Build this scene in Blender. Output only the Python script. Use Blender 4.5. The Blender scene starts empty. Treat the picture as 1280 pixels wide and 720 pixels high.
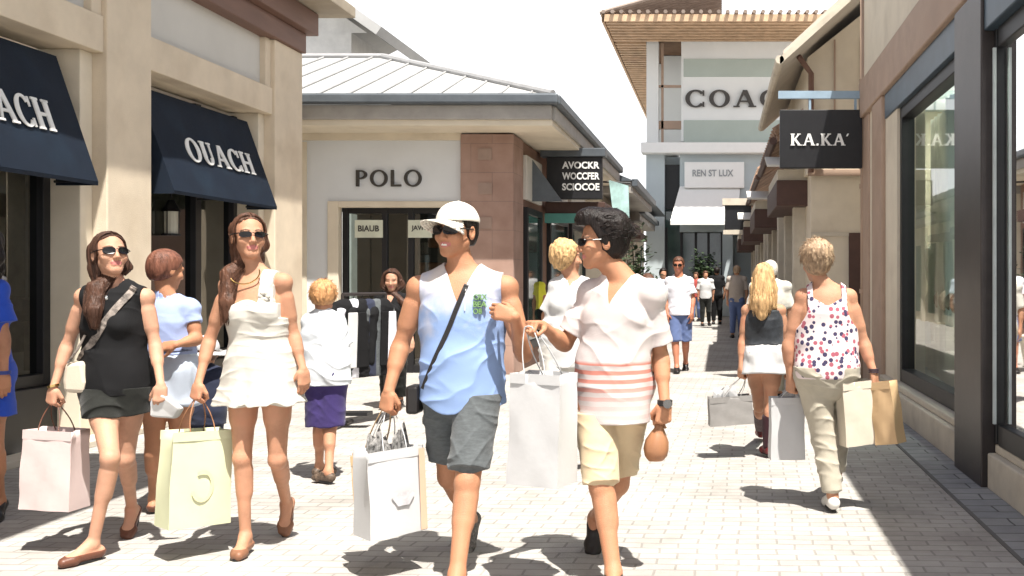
import bpy, bmesh, math, random
import numpy as np
from mathutils import Vector, Matrix

random.seed(4); np.random.seed(4)
scene = bpy.context.scene
col = scene.collection
R = math.radians
F, CX, CY, CH = 1280.0, 900.0, 348.0, 1.4

def at(px, py, d):
    return np.array([(px - CX) * d / F, d, CH + (CY - py) * d / F])

# ------------------------------------------------------------------ materials
MATS = {}
def nt(m):
    m.use_nodes = True
    return m.node_tree.nodes, m.node_tree.links
def add_wrinkles(n, l, tc, bp, amt):
    """small creases of cloth under the weave"""
    ds = n.new('ShaderNodeTexNoise'); ds.inputs['Scale'].default_value = 6; l.new(tc.outputs['Object'], ds.inputs['Vector'])
    ml = n.new('ShaderNodeVectorMath'); ml.operation = 'MULTIPLY_ADD'; ml.inputs[1].default_value = (.22, .22, .22); l.new(ds.outputs['Color'], ml.inputs[0]); l.new(tc.outputs['Object'], ml.inputs[2])
    nz = n.new('ShaderNodeTexNoise'); nz.noise_type = 'RIDGED_MULTIFRACTAL'; nz.inputs['Scale'].default_value = 7.5; nz.inputs['Detail'].default_value = 3.5; l.new(ml.outputs[0], nz.inputs['Vector'])
    b2 = n.new('ShaderNodeBump'); b2.inputs['Strength'].default_value = amt; b2.inputs['Distance'].default_value = .012
    l.new(nz.outputs['Fac'], b2.inputs['Height']); l.new(b2.outputs[0], bp.inputs['Normal'])
def mat(name, rgb, rough=0.8, vary=0.12, scale=4.0, bump=0.0, bscale=60.0, metal=0.0, spec=0.4, wrinkle=0.0,
        stretch=(1, 1, 1), sheen=0.0, dirt=None, sss=0.0, coat=0.0):
    if name in MATS: return MATS[name]
    m = bpy.data.materials.new(name); n, l = nt(m)
    b = n['Principled BSDF']
    b.inputs['Roughness'].default_value = rough
    b.inputs['Metallic'].default_value = metal
    b.inputs['Specular IOR Level'].default_value = spec
    if sheen: b.inputs['Sheen Weight'].default_value = sheen
    if coat: b.inputs['Coat Weight'].default_value = coat
    if sss:
        b.inputs['Subsurface Weight'].default_value = sss
        b.inputs['Subsurface Radius'].default_value = (1.0, .35, .2)
        b.inputs['Subsurface Scale'].default_value = .012
    tc = n.new('ShaderNodeTexCoord'); mp = n.new('ShaderNodeMapping')
    mp.inputs['Scale'].default_value = stretch
    l.new(tc.outputs['Object'], mp.inputs['Vector'])
    nz = n.new('ShaderNodeTexNoise'); nz.inputs['Scale'].default_value = scale
    nz.inputs['Detail'].default_value = 6; nz.inputs['Roughness'].default_value = .62
    l.new(mp.outputs[0], nz.inputs['Vector'])
    cr = n.new('ShaderNodeValToRGB')
    lo = [c * (1 - vary) for c in rgb]; hi = [min(1, c * (1 + vary)) for c in rgb]
    cr.color_ramp.elements[0].position = .3; cr.color_ramp.elements[0].color = (*lo, 1)
    cr.color_ramp.elements[1].position = .7; cr.color_ramp.elements[1].color = (*hi, 1)
    l.new(nz.outputs['Fac'], cr.inputs['Fac'])
    out = cr.outputs['Color']
    if dirt:
        n2 = n.new('ShaderNodeTexNoise'); n2.inputs['Scale'].default_value = dirt[1]; n2.inputs['Detail'].default_value = 8
        l.new(tc.outputs['Object'], n2.inputs['Vector'])
        c2 = n.new('ShaderNodeValToRGB'); c2.color_ramp.elements[0].position = .52; c2.color_ramp.elements[1].position = .72
        c2.color_ramp.elements[0].color = (0, 0, 0, 1); c2.color_ramp.elements[1].color = (dirt[2],) * 3 + (1,)
        l.new(n2.outputs['Fac'], c2.inputs['Fac'])
        mx = n.new('ShaderNodeMix'); mx.data_type = 'RGBA'
        l.new(c2.outputs['Color'], mx.inputs['Factor']); l.new(out, mx.inputs['A']); mx.inputs['B'].default_value = (*dirt[0], 1)
        out = mx.outputs['Result']
    l.new(out, b.inputs['Base Color'])
    if bump:
        n3 = n.new('ShaderNodeTexNoise'); n3.inputs['Scale'].default_value = bscale; n3.inputs['Detail'].default_value = 5
        l.new(mp.outputs[0], n3.inputs['Vector'])
        bp = n.new('ShaderNodeBump'); bp.inputs['Strength'].default_value = bump; bp.inputs['Distance'].default_value = .01
        l.new(n3.outputs['Fac'], bp.inputs['Height']); l.new(bp.outputs[0], b.inputs['Normal'])
        if wrinkle: add_wrinkles(n, l, tc, bp, wrinkle)
    MATS[name] = m
    return m

def glass_mat(name, tint=(.8, .9, .88), ior=1.5, boost=0.0):
    if name in MATS: return MATS[name]
    m = bpy.data.materials.new(name); n, l = nt(m)
    n.remove(n['Principled BSDF']); o = n['Material Output']
    t = n.new('ShaderNodeBsdfTransparent'); t.inputs[0].default_value = (*tint, 1)
    g = n.new('ShaderNodeBsdfGlossy'); g.inputs['Roughness'].default_value = .02; g.inputs[0].default_value = (1, 1, 1, 1)
    fr = n.new('ShaderNodeFresnel'); fr.inputs['IOR'].default_value = ior
    ad = n.new('ShaderNodeMath'); ad.operation = 'ADD'; ad.inputs[1].default_value = boost
    nz = n.new('ShaderNodeTexNoise'); nz.inputs['Scale'].default_value = .9
    tc = n.new('ShaderNodeTexCoord'); l.new(tc.outputs['Object'], nz.inputs['Vector'])
    bp = n.new('ShaderNodeBump'); bp.inputs['Strength'].default_value = .06; bp.inputs['Distance'].default_value = .02
    l.new(nz.outputs['Fac'], bp.inputs['Height']); l.new(bp.outputs[0], g.inputs['Normal'])
    l.new(fr.outputs[0], ad.inputs[0])
    mx = n.new('ShaderNodeMixShader'); l.new(ad.outputs[0], mx.inputs[0]); l.new(t.outputs[0], mx.inputs[1]); l.new(g.outputs[0], mx.inputs[2])
    l.new(mx.outputs[0], o.inputs['Surface'])
    MATS[name] = m
    return m

# ------------------------------------------------------------------ objects
def tag(o, label=None, cat=None, group=None, kind=None):
    if label: o['label'] = label
    if cat: o['category'] = cat
    if group: o['group'] = group
    if kind: o['kind'] = kind
    return o
def thing(name, label, cat, loc=(0, 0, 0), group=None, rz=0):
    o = bpy.data.objects.new(name, None); col.objects.link(o)
    o.location = [float(c) for c in loc]; o.rotation_euler.z = rz; o.empty_display_size = .2
    return tag(o, label, cat, group)
def link_mesh(name, me, m, parent=None, smooth=False, loc=None):
    o = bpy.data.objects.new(name, me); col.objects.link(o)
    for mm in (m if isinstance(m, (list, tuple)) else [m]): me.materials.append(mm)
    if parent is not None: o.parent = parent
    if loc is not None: o.location = loc
    if smooth and len(me.polygons):
        me.polygons.foreach_set('use_smooth', np.ones(len(me.polygons), dtype=bool))
    return o

class MB:
    """collects polygons in world (or local) coordinates and links them as ONE mesh"""
    def __init__(s): s.v = []; s.f = []
    def poly(s, pts):
        i = len(s.v); s.v += [tuple(float(c) for c in p) for p in pts]; s.f.append(list(range(i, i + len(pts))))
    def box(s, x0, x1, y0, y1, z0, z1):
        i = len(s.v)
        s.v += [(x, y, z) for z in (z0, z1) for y in (y0, y1) for x in (x0, x1)]
        for q in ((0, 2, 3, 1), (4, 5, 7, 6), (0, 1, 5, 4), (2, 6, 7, 3), (0, 4, 6, 2), (1, 3, 7, 5)):
            s.f.append([i + k for k in q])
        return s
    def prism(s, pts, vec):
        """extrude polygon pts (3d list) along vec"""
        n = len(pts); i = len(s.v); vec = np.array(vec, float)
        s.v += [tuple(float(c) for c in p) for p in pts] + [tuple(float(c) for c in (np.array(p) + vec)) for p in pts]
        s.f.append(list(range(i, i + n))[::-1]); s.f.append(list(range(i + n, i + 2 * n)))
        for k in range(n):
            a, b = k, (k + 1) % n
            s.f.append([i + a, i + b, i + n + b, i + n + a])
        return s
    def tube(s, pts, r, seg=8, caps=True):
        pts = [np.array(p, float) for p in pts]; n = len(pts); i0 = len(s.v)
        rs = r if isinstance(r, (list, tuple, np.ndarray)) else [r] * n
        up = np.array([0, 0, 1.0])
        prev = None
        for k, p in enumerate(pts):
            t = pts[min(k + 1, n - 1)] - pts[max(k - 1, 0)]; t = t / (np.linalg.norm(t) + 1e-9)
            if prev is None:
                a = np.cross(t, up)
                if np.linalg.norm(a) < .1: a = np.cross(t, np.array([1.0, 0, 0]))
            else:
                a = prev - t * np.dot(prev, t)
            a = a / (np.linalg.norm(a) + 1e-9); prev = a; b = np.cross(t, a)
            for q in range(seg):
                an = 2 * math.pi * q / seg
                s.v.append(tuple(p + (a * math.cos(an) + b * math.sin(an)) * rs[k]))
        for k in range(n - 1):
            for q in range(seg):
                q2 = (q + 1) % seg
                s.f.append([i0 + k * seg + q, i0 + k * seg + q2, i0 + (k + 1) * seg + q2, i0 + (k + 1) * seg + q])
        if caps:
            s.f.append([i0 + q for q in range(seg)][::-1]); s.f.append([i0 + (n - 1) * seg + q for q in range(seg)])
        return s
    def ball(s, c, r, su=12, sv=8, jit=0):
        i0 = len(s.v); r = np.array(r if hasattr(r, '__len__') else (r, r, r), float); c = np.array(c, float)
        for a in range(sv + 1):
            th = math.pi * a / sv
            for b in range(su):
                ph = 2 * math.pi * b / su
                k = 1 + random.uniform(-jit, jit)
                s.v.append(tuple(c + r * k * np.array([math.sin(th) * math.cos(ph), math.sin(th) * math.sin(ph), math.cos(th)])))
        for a in range(sv):
            for b in range(su):
                b2 = (b + 1) % su
                s.f.append([i0 + a * su + b, i0 + (a + 1) * su + b, i0 + (a + 1) * su + b2, i0 + a * su + b2])
        return s
    def build(s, name, m, parent=None, bevel=0.0, smooth=False, solid=0.0):
        me = bpy.data.meshes.new(name)
        off = np.array(parent_world(parent)) if parent is not None else np.zeros(3)
        base = np.zeros(3)
        if parent is None and s.v:
            a = np.array(s.v); base = np.array([a[:, 0].mean(), a[:, 1].mean(), a[:, 2].min()]); off = base
        me.from_pydata([tuple(np.array(v) - off) for v in s.v], [], s.f)
        me.validate(); me.update()
        bm = bmesh.new(); bm.from_mesh(me); bmesh.ops.recalc_face_normals(bm, faces=bm.faces); bm.to_mesh(me); bm.free()
        o = link_mesh(name, me, m, parent, smooth)
        if parent is None: o.location = base
        if bevel:
            b = o.modifiers.new('bevel', 'BEVEL'); b.width = bevel; b.segments = 2; b.limit_method = 'ANGLE'; b.angle_limit = R(50)
        if solid:
            b = o.modifiers.new('solid', 'SOLIDIFY'); b.thickness = solid; b.offset = 0
        return o
def build_each(mb, name, m, parent, **kw):
    """every loose piece of mb becomes a mesh of its own"""
    par = list(range(len(mb.v)))
    def find(i):
        while par[i] != i: par[i] = par[par[i]]; i = par[i]
        return i
    for f in mb.f:
        for k in f[1:]:
            a, b_ = find(f[0]), find(k)
            if a != b_: par[b_] = a
    groups = {}
    for f in mb.f: groups.setdefault(find(f[0]), []).append(f)
    out = []
    for fs in groups.values():
        q = MB(); ids = {}
        for f in fs:
            for k in f:
                if k not in ids: ids[k] = len(q.v); q.v.append(mb.v[k])
            q.f.append([ids[k] for k in f])
        out.append(q.build(name, m, parent, **kw))
    return out
def parent_world(p):
    w = Vector((0, 0, 0))
    while p is not None:
        w += p.location; p = p.parent
    return tuple(w)

def text_mb(mb, s, origin, ux, uy, h, depth=.012, bold=0.0, width=None):
    """writes s with Blender's built-in letters as thin solid letters into mb"""
    cu = bpy.data.curves.new('t', 'FONT'); cu.body = s; cu.size = 1.0; cu.extrude = .5; cu.offset = bold
    cu.resolution_u = 3
    o = bpy.data.objects.new('t', cu); col.objects.link(o)
    dg = bpy.context.evaluated_depsgraph_get(); dg.update()
    me = bpy.data.meshes.new_from_object(o.evaluated_get(dg))
    vs = np.array([v.co[:] for v in me.vertices]); fs = [list(p.vertices) for p in me.polygons]
    bpy.data.objects.remove(o); bpy.data.curves.remove(cu); bpy.data.meshes.remove(me)
    if not len(vs): return 0
    x0, x1 = vs[:, 0].min(), vs[:, 0].max(); y0, y1 = vs[:, 1].min(), vs[:, 1].max()
    sy = h / (y1 - y0); sx = sy if width is None else width / (x1 - x0)
    ux = np.array(ux, float); uy = np.array(uy, float); nn = np.cross(ux, uy); nn /= np.linalg.norm(nn)
    i = len(mb.v); og = np.array(origin, float)
    for v in vs:
        mb.v.append(tuple(og + ux * (v[0] - x0) * sx + uy * (v[1] - y0) * sy + nn * (v[2] + .5) * depth))
    for f in fs: mb.f.append([i + k for k in f])
    return (x1 - x0) * sx

def arc(cx, cy, rx, ry, tx, ty, a0, a1, n=28):
    out = []
    for k in range(n):
        t0 = R(a0 + (a1 - a0) * k / n); t1 = R(a0 + (a1 - a0) * (k + 1) / n)
        out.append([(cx + rx * math.cos(t0), cy + ry * math.sin(t0)), (cx + rx * math.cos(t1), cy + ry * math.sin(t1)),
                    (cx + (rx - tx) * math.cos(t1), cy + (ry - ty) * math.sin(t1)), (cx + (rx - tx) * math.cos(t0), cy + (ry - ty) * math.sin(t0))])
    return out
def rect(x0, y0, x1, y1): return [[(x0, y0), (x1, y0), (x1, y1), (x0, y1)]]
def diag(x0, y0, x1, y1, w): return [[(x0 - w / 2, y0), (x0 + w / 2, y0), (x1 + w / 2, y1), (x1 - w / 2, y1)]]
def glyph(ch, serif=True, T=.2, t=.08):
    """strokes (lists of quads) of a letter one unit high, and its width"""
    st = []; sw = .1 if serif else 0; sh = .07
    def foot(x, y, w=.34):
        if serif: st.append(rect(x - w / 2, y, x + w / 2, y + sh))
    if ch == 'O': st.append(arc(.45, .5, .45, .52, T, t, 0, 360)); w = .9
    elif ch in 'CG':
        st.append(arc(.45, .5, .45, .52, T, t, 38, 322))
        if serif: st.append(rect(.74, .66, .82, .98)); st.append(rect(.74, .02, .82, .3))
        if ch == 'G': st.append(rect(.62, .1, .82, .45)); foot(.7, .42, .36)
        w = .86
    elif ch == 'A':
        st.append(diag(.14, 0, .45, 1, t * 1.3)); st.append(diag(.8, 0, .48, 1, T)); st.append(rect(.26, .3, .68, .3 + t))
        foot(.12, 0, .28); foot(.8, 0, .34); w = .96
    elif ch == 'H':
        st.append(rect(.1, 0, .1 + T, 1)); st.append(rect(.64, 0, .64 + T, 1)); st.append(rect(.1 + T, .46, .64, .46 + t * 1.2))
        for x in (.1 + T / 2, .64 + T / 2): foot(x, 0); foot(x, 1 - sh)
        w = .96
    elif ch == 'U':
        st.append(rect(.1, .3, .1 + T, 1)); st.append(rect(.62, .3, .62 + t, 1)); st.append(arc(.4, .32, .3, .34, T * .8, t, 180, 360))
        foot(.1 + T / 2, 1 - sh); foot(.66, 1 - sh, .28); w = .84
    elif ch == 'K':
        st.append(rect(.1, 0, .1 + T, 1)); st.append(diag(.3, .42, .72, 1, t * 1.6)); st.append(diag(.76, 0, .36, .58, T))
        foot(.1 + T / 2, 0); foot(.1 + T / 2, 1 - sh); foot(.7, 1 - sh, .28); foot(.76, 0); w = .94
    elif ch == 'P':
        st.append(rect(.08, 0, .08 + T, 1)); st.append(arc(.3, .72, .34, .28, T * .9, t, -90, 90, 16)); st.append(rect(.08 + T, 1 - t, .3, 1)); st.append(rect(.08 + T, .44, .3, .44 + t)); w = .7
    elif ch == 'L': st.append(rect(.08, 0, .08 + T, 1)); st.append(rect(.08 + T, 0, .6, t * 1.2)); w = .66
    elif ch == '.': st.append(rect(.05, 0, .2, .16)); w = .28
    elif ch == "'": st.append(diag(.06, .78, .16, 1.0, .13)); w = .28
    else: w = .4
    return st, w
def letters(mb, s, origin, ux, uy, h, wscale=1.0, gap=.1, depth=.015, serif=True, T=.2, t=.08):
    ux = np.array(ux, float); uy = np.array(uy, float); nn = np.cross(ux, uy); nn /= np.linalg.norm(nn)
    og = np.array(origin, float); x = 0; q = 0
    for ch in s:
        st, w = glyph(ch, serif, T, t)
        for stroke in st:
            q += 1; dz = depth + .0012 * (q % 5)
            for quad in stroke:
                pts = [og + ux * (x + px) * h * wscale + uy * py * h for px, py in quad]
                mb.prism(pts, nn * dz)
        x += w + gap
    return x * h * wscale
# ------------------------------------------------------------------ world, sun, camera
SUN = np.array([.225, -.38, 1.0])
w = bpy.data.worlds.new('World'); scene.world = w; w.use_nodes = True
n, l = w.node_tree.nodes, w.node_tree.links
bg = n['Background']; bg.inputs['Strength'].default_value = .060
sk = n.new('ShaderNodeTexSky'); sk.sky_type = 'NISHITA'; sk.sun_disc = False
sk.sun_elevation = math.atan2(1, math.hypot(SUN[0], SUN[1])); sk.sun_rotation = math.atan2(SUN[0], SUN[1])
sk.air_density = 1.0; sk.dust_density = 4.0; sk.ozone_density = 1.0
haz = n.new('ShaderNodeMix'); haz.data_type = 'RGBA'; haz.blend_type = 'MIX'; haz.inputs['B'].default_value = (13.5, 13.6, 13.9, 1)     # bright haze, thickest towards the horizon
wt_ = n.new('ShaderNodeTexCoord'); ws = n.new('ShaderNodeSeparateXYZ'); wr = n.new('ShaderNodeMapRange')
l.new(wt_.outputs['Generated'], ws.inputs[0]); l.new(ws.outputs['Z'], wr.inputs['Value']); wr.inputs['From Min'].default_value = .24; wr.inputs['From Max'].default_value = .5
wr.inputs['To Min'].default_value = .95; wr.inputs['To Max'].default_value = .06; l.new(wr.outputs[0], haz.inputs['Factor'])
l.new(sk.outputs[0], haz.inputs['A']); l.new(haz.outputs['Result'], bg.inputs['Color'])
sl = bpy.data.lights.new('sun', 'SUN'); sl.energy = 5.0; sl.angle = R(.6); sl.color = (1.0, .955, .88)
so = bpy.data.objects.new('sun', sl); col.objects.link(so); so.location = (4, -6, 20)
so.rotation_euler = Vector(SUN).to_track_quat('Z', 'Y').to_euler()
cam = bpy.data.cameras.new('camera'); co = bpy.data.objects.new('camera', cam); col.objects.link(co)
co.location = (0, 0, CH); co.rotation_euler = (R(90), 0, 0)
cam.sensor_width = 36; cam.lens = 36.0; cam.shift_x = -(CX - 640) / 1280; cam.shift_y = -(360 - CY) / 1280
cam.clip_end = 3000; cam.clip_start = .05
scene.camera = co
scene.view_settings.view_transform = 'Standard'; scene.view_settings.look = 'None'
scene.view_settings.exposure = .99; scene.view_settings.gamma = 1
scene.cycles.max_bounces = 6; scene.cycles.diffuse_bounces = 3; scene.cycles.transparent_max_bounces = 10
scene.cycles.sample_clamp_indirect = 6

# ------------------------------------------------------------------ ground
def paving_mat(name, c1, c2, mortar, bw=.3, bh=.15, rot=0):
    m = bpy.data.materials.new(name); n, l = nt(m); b = n['Principled BSDF']; b.inputs['Roughness'].default_value = .85
    b.inputs['Specular IOR Level'].default_value = .25
    tc = n.new('ShaderNodeTexCoord'); mp = n.new('ShaderNodeMapping'); mp.inputs['Rotation'].default_value = (0, 0, rot)
    l.new(tc.outputs['Object'], mp.inputs['Vector'])
    # uneven laying: bend the coordinates a little
    nz = n.new('ShaderNodeTexNoise'); nz.inputs['Scale'].default_value = 1.6; nz.inputs['Detail'].default_value = 3
    l.new(mp.outputs[0], nz.inputs['Vector'])
    ms = n.new('ShaderNodeVectorMath'); ms.operation = 'MULTIPLY_ADD'; ms.inputs[1].default_value = (.07, .07, 0); l.new(nz.outputs['Color'], ms.inputs[0]); l.new(mp.outputs[0], ms.inputs[2])
    br = n.new('ShaderNodeTexBrick'); br.inputs['Scale'].default_value = 1.0
    br.inputs['Brick Width'].default_value = bw; br.inputs['Row Height'].default_value = bh
    br.inputs['Mortar Size'].default_value = .007; br.inputs['Mortar Smooth'].default_value = .3; br.inputs['Bias'].default_value = 0
    br.inputs['Color1'].default_value = (*c1, 1); br.inputs['Color2'].default_value = (*c2, 1); br.inputs['Mortar'].default_value = (*mortar, 1)
    l.new(ms.outputs[0], br.inputs['Vector'])
    st = n.new('ShaderNodeTexNoise'); st.inputs['Scale'].default_value = 1.3; st.inputs['Detail'].default_value = 9; st.inputs['Roughness'].default_value = .7
    l.new(tc.outputs['Object'], st.inputs['Vector'])
    cr = n.new('ShaderNodeValToRGB'); cr.color_ramp.elements[0].position = .35; cr.color_ramp.elements[0].color = (.70, .69, .68, 1)
    cr.color_ramp.elements[1].position = .62; cr.color_ramp.elements[1].color = (1, 1, 1, 1); l.new(st.outputs['Fac'], cr.inputs['Fac'])
    mx = n.new('ShaderNodeMix'); mx.data_type = 'RGBA'; mx.blend_type = 'MULTIPLY'; mx.inputs['Factor'].default_value = 1
    l.new(br.outputs['Color'], mx.inputs['A']); l.new(cr.outputs['Color'], mx.inputs['B']); l.new(mx.outputs['Result'], b.inputs['Base Color'])
    n4 = n.new('ShaderNodeTexNoise'); n4.inputs['Scale'].default_value = 90; l.new(tc.outputs['Object'], n4.inputs['Vector'])
    sb = n.new('ShaderNodeMath'); sb.operation = 'MULTIPLY_ADD'; sb.inputs[1].default_value = -1.2; l.new(br.outputs['Fac'], sb.inputs[0]); l.new(n4.outputs['Fac'], sb.inputs[2])
    bp = n.new('ShaderNodeBump'); bp.inputs['Strength'].default_value = .5; bp.inputs['Distance'].default_value = .006
    l.new(sb.outputs[0], bp.inputs['Height']); l.new(bp.outputs[0], b.inputs['Normal'])
    return m
M_pave = paving_mat('paving', (.46, .44, .41), (.39, .37, .345), (.30, .285, .265), .2, .1, R(2))
M_band = paving_mat('border_paving', (.36, .36, .36), (.30, .31, .32), (.13, .13, .13), .62, .17, R(0))
M_ground = mat('ground', (.40, .38, .35), .9, .08, 2)
g = MB(); g.poly([(-400, -60, 0), (400, -60, 0), (400, 900, 0), (-400, 900, 0)]); tag(g.build('ground', M_ground), kind='structure')
g = MB(); g.poly([(-5.2, -4, .004), (1.5, -4, .004), (1.5, 62, .004), (-5.2, 62, .004)]); tag(g.build('street_paving', M_pave), kind='structure')
g = MB(); g.poly([(1.5, -4, .006), (1.9, -4, .006), (1.9, 14.6, .006), (1.5, 14.6, .006)]); tag(g.build('border_paving_strip', M_band), kind='structure')
g = MB(); g.box(1.475, 1.5, -4, 14.6, 0, .010)
tag(g.build('paving_joint', mat('joint', (.13, .125, .12), .9)), kind='structure')

def lerp_(a, b, t): return a + (b - a) * t
# ------------------------------------------------------------------ building materials
M_beige = mat('beige_stucco', (.70, .595, .455), .85, .07, 2.5, .4, 120, dirt=((.46, .36, .25), 1.6, .45))
M_beige2 = mat('pale_beige_stucco', (.72, .64, .51), .85, .06, 2.5, .25, 160, dirt=((.48, .40, .30), 1.5, .4))
M_panel = mat('grey_panel', (.62, .60, .55), .8, .04, 1.5, .1, 90)
M_brown = mat('brown_fascia', (.17, .095, .07), .6, .15, 6, .15, 30, stretch=(1, .2, 1))
M_brown2 = mat('tan_brown_trim', (.42, .30, .225), .65, .1, 4, .15, 60, dirt=((.25, .15, .1), 2, .3))
M_dbrown = mat('dark_brown_canopy', (.085, .045, .035), .6, .15, 5)
M_navy = mat('navy_awning_canvas', (.006, .012, .024), .75, .12, 8, .3, 700, spec=.25, dirt=((.012, .026, .045), 2.2, .5))
M_navyin = mat('awning_underside', (.006, .01, .018), .9)
M_white = mat('white_paint', (.80, .80, .78), .6, .02, 5)
M_black = mat('black_paint', (.012, .012, .014), .45, .2, 8)
M_bronze = mat('dark_bronze_metal', (.05, .042, .04), .38, .25, 3, .05, 200, metal=.35)
M_bluemetal = mat('blue_grey_metal', (.055, .085, .115), .4, .2, 3, metal=.3)
M_stone = mat('cream_stone', (.60, .54, .44), .85, .08, 5, .3, 80, dirt=((.35, .3, .24), 3, .4))
M_polo = mat('blue_white_stucco', (.70, .72, .735), .85, .03, 1.5, .15, 180, dirt=((.5, .5, .49), 1, .2))
M_steel = mat('dark_grey_gutter', (.10, .115, .13), .5, .15, 4, metal=.2)
M_roofmet = mat('pale_metal_roof', (.42, .42, .41), .5, .08, 3, metal=.1)
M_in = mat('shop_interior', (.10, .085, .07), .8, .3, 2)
M_inwarm = mat('shop_shelf', (.30, .23, .15), .7, .3, 6)
M_inpale = mat('shop_pale_wall', (.60, .68, .64), .8, .1, 2)
M_glass = glass_mat('glass')
M_glassd = glass_mat('dark_glass', (.35, .42, .40), 1.6, .03)
M_glassr = glass_mat('tinted_glass', (.82, .94, .90), 1.40, .04)
M_letter = mat('white_lettering', (.80, .80, .78), .6, .02, 20)
M_dletter = mat('dark_lettering', (.05, .045, .04), .5, .1, 20)

def brick_mat(name, c1, c2, mo, bw, bh, ms=.008, axis='xz'):
    m = bpy.data.materials.new(name); n, l = nt(m); b = n['Principled BSDF']; b.inputs['Roughness'].default_value = .85
    tc = n.new('ShaderNodeTexCoord'); sx = n.new('ShaderNodeSeparateXYZ'); cb = n.new('ShaderNodeCombineXYZ'); ad = n.new('ShaderNodeMath')
    l.new(tc.outputs['Object'], sx.inputs[0]); l.new(sx.outputs['X'], ad.inputs[0]); l.new(sx.outputs['Y'], ad.inputs[1])
    l.new(ad.outputs[0], cb.inputs['X']); l.new(sx.outputs['Z'], cb.inputs['Y'])
    br = n.new('ShaderNodeTexBrick'); br.inputs['Scale'].default_value = 1; br.inputs['Brick Width'].default_value = bw; br.inputs['Row Height'].default_value = bh
    br.inputs['Mortar Size'].default_value = ms; br.inputs['Color1'].default_value = (*c1, 1); br.inputs['Color2'].default_value = (*c2, 1); br.inputs['Mortar'].default_value = (*mo, 1)
    l.new(cb.outputs[0], br.inputs['Vector'])
    nz = n.new('ShaderNodeTexNoise'); nz.inputs['Scale'].default_value = 3; nz.inputs['Detail'].default_value = 8; l.new(tc.outputs['Object'], nz.inputs['Vector'])
    mx = n.new('ShaderNodeMix'); mx.data_type = 'RGBA'; mx.blend_type = 'SOFT_LIGHT'; mx.inputs['Factor'].default_value = .6
    l.new(br.outputs['Color'], mx.inputs['A']); l.new(nz.outputs['Fac'], mx.inputs['B']); l.new(mx.outputs['Result'], b.inputs['Base Color'])
    bp = n.new('ShaderNodeBump'); bp.inputs['Strength'].default_value = .4; bp.inputs['Distance'].default_value = .01; bp.invert = True
    l.new(br.outputs['Fac'], bp.inputs['Height']); l.new(bp.outputs[0], b.inputs['Normal'])
    return m
M_tile = brick_mat('terracotta_tile', (.37, .24, .19), (.34, .22, .175), (.28, .19, .155), .62, .42, .006)
M_woodsoff = brick_mat('wood_soffit', (.46, .31, .19), (.40, .27, .16), (.13, .07, .035), 30, .12, .03)

# =================================================================== LEFT SHOP (two awnings)
LX = -5.3
b = thing('shop_building', 'beige shop building at the left with two navy awnings between plain columns', 'building', (LX - 2, 6, 0))
m = MB()
for y0, y1 in ((2.9, 3.55), (5.45, 6.17), (8.86, 9.55), (12.2, 13.0)): m.box(LX - .6, LX, y0, y1, 0, 4.25)
build_each(m, 'column', M_beige, b, bevel=.012)
m = MB()
for y0, y1 in ((3.55, 3.72), (5.28, 5.45), (6.17, 6.34), (8.69, 8.86), (9.55, 9.70), (12.05, 12.2)): m.box(LX - .5, LX - .13, y0, y1, 0, 3.35)
build_each(m, 'pilaster', M_beige2, b, bevel=.008)
m = MB()
for y0, y1 in ((3.55, 5.45), (6.17, 8.86), (9.55, 12.2)):
    m.box(LX - .5, LX - .03, y0, y1, 3.35, 3.67)
    m.box(LX - .5, LX - .05, y1 - .14, y1, 3.67, 4.25)
build_each(m, 'beam', M_beige, b, bevel=.01)
m = MB()
for y0, y1 in ((3.55, 5.31), (6.17, 8.72), (9.55, 12.06)): m.box(LX - .45, LX - .12, y0, y1, 3.67, 4.25)
build_each(m, 'upper_panel', M_panel, b)
m = MB(); m.box(LX - .62, LX + .05, -2, 13.0, 4.25, 4.5); m.box(LX - .62, LX + .16, -2, 13.12, 4.5, 4.78); m.build('fascia', M_brown, b, .012)
m = MB(); m.box(LX - 4, -2.75, -3, 6.3, 4.79, 4.93); m.box(LX - 4, LX + .55, 6.3, 13.35, 4.79, 4.93); m.build('eave_and_shade_slab', mat('eave_slab_beige', (.34, .29, .22), .8), b, .01)  # wide near slab added out of view to shade the left paving
m = MB(); m.box(LX - 4, LX - .62, 13.0 - .3, 13.0, 0, 4.78); m.build('end_wall', M_beige, b)
m = MB(); m.prism([(LX - 4, -2, 4.94), (LX + .4, -2, 4.94), (LX - 1.8, -2, 6.0)], (0, 15, 0)); m.build('roof', M_steel, b)
# storefront behind the columns
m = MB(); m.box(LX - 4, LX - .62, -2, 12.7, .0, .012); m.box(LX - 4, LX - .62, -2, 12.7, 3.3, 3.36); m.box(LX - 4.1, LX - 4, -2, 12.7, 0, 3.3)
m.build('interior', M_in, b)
for (y0, y1) in ((3.72, 5.28), (6.34, 8.69), (9.70, 12.05)):
    m = MB(); m.box(LX - .5, LX - .32, y0, y1, 0, .5)
    m.build('base_panel', M_black, b, .01)
    f = MB(); xx0, xx1 = LX - .5, LX - .38
    f.box(xx0, xx1, y0, y0 + .09, .5, 3.3); f.box(xx0, xx1, y1 - .09, y1, .5, 3.3)
    ym = y0 + (y1 - y0) * .62
    f.box(xx0, xx1, ym - .06, ym + .06, .5, 3.3); f.box(xx0, xx1, y0 + .09, y1 - .09, .5, .6); f.box(xx0, xx1, y0 + .09, y1 - .09, 2.35, 2.43)
    fr = f.build('window_frame', M_black, b, .006)
    gl = MB(); gl.poly([(LX - .44, y0, .55), (LX - .44, y1, .55), (LX - .44, y1, 3.3), (LX - .44, y0, 3.3)]); gl.build('pane', M_glassd, fr)
m = MB()
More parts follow.
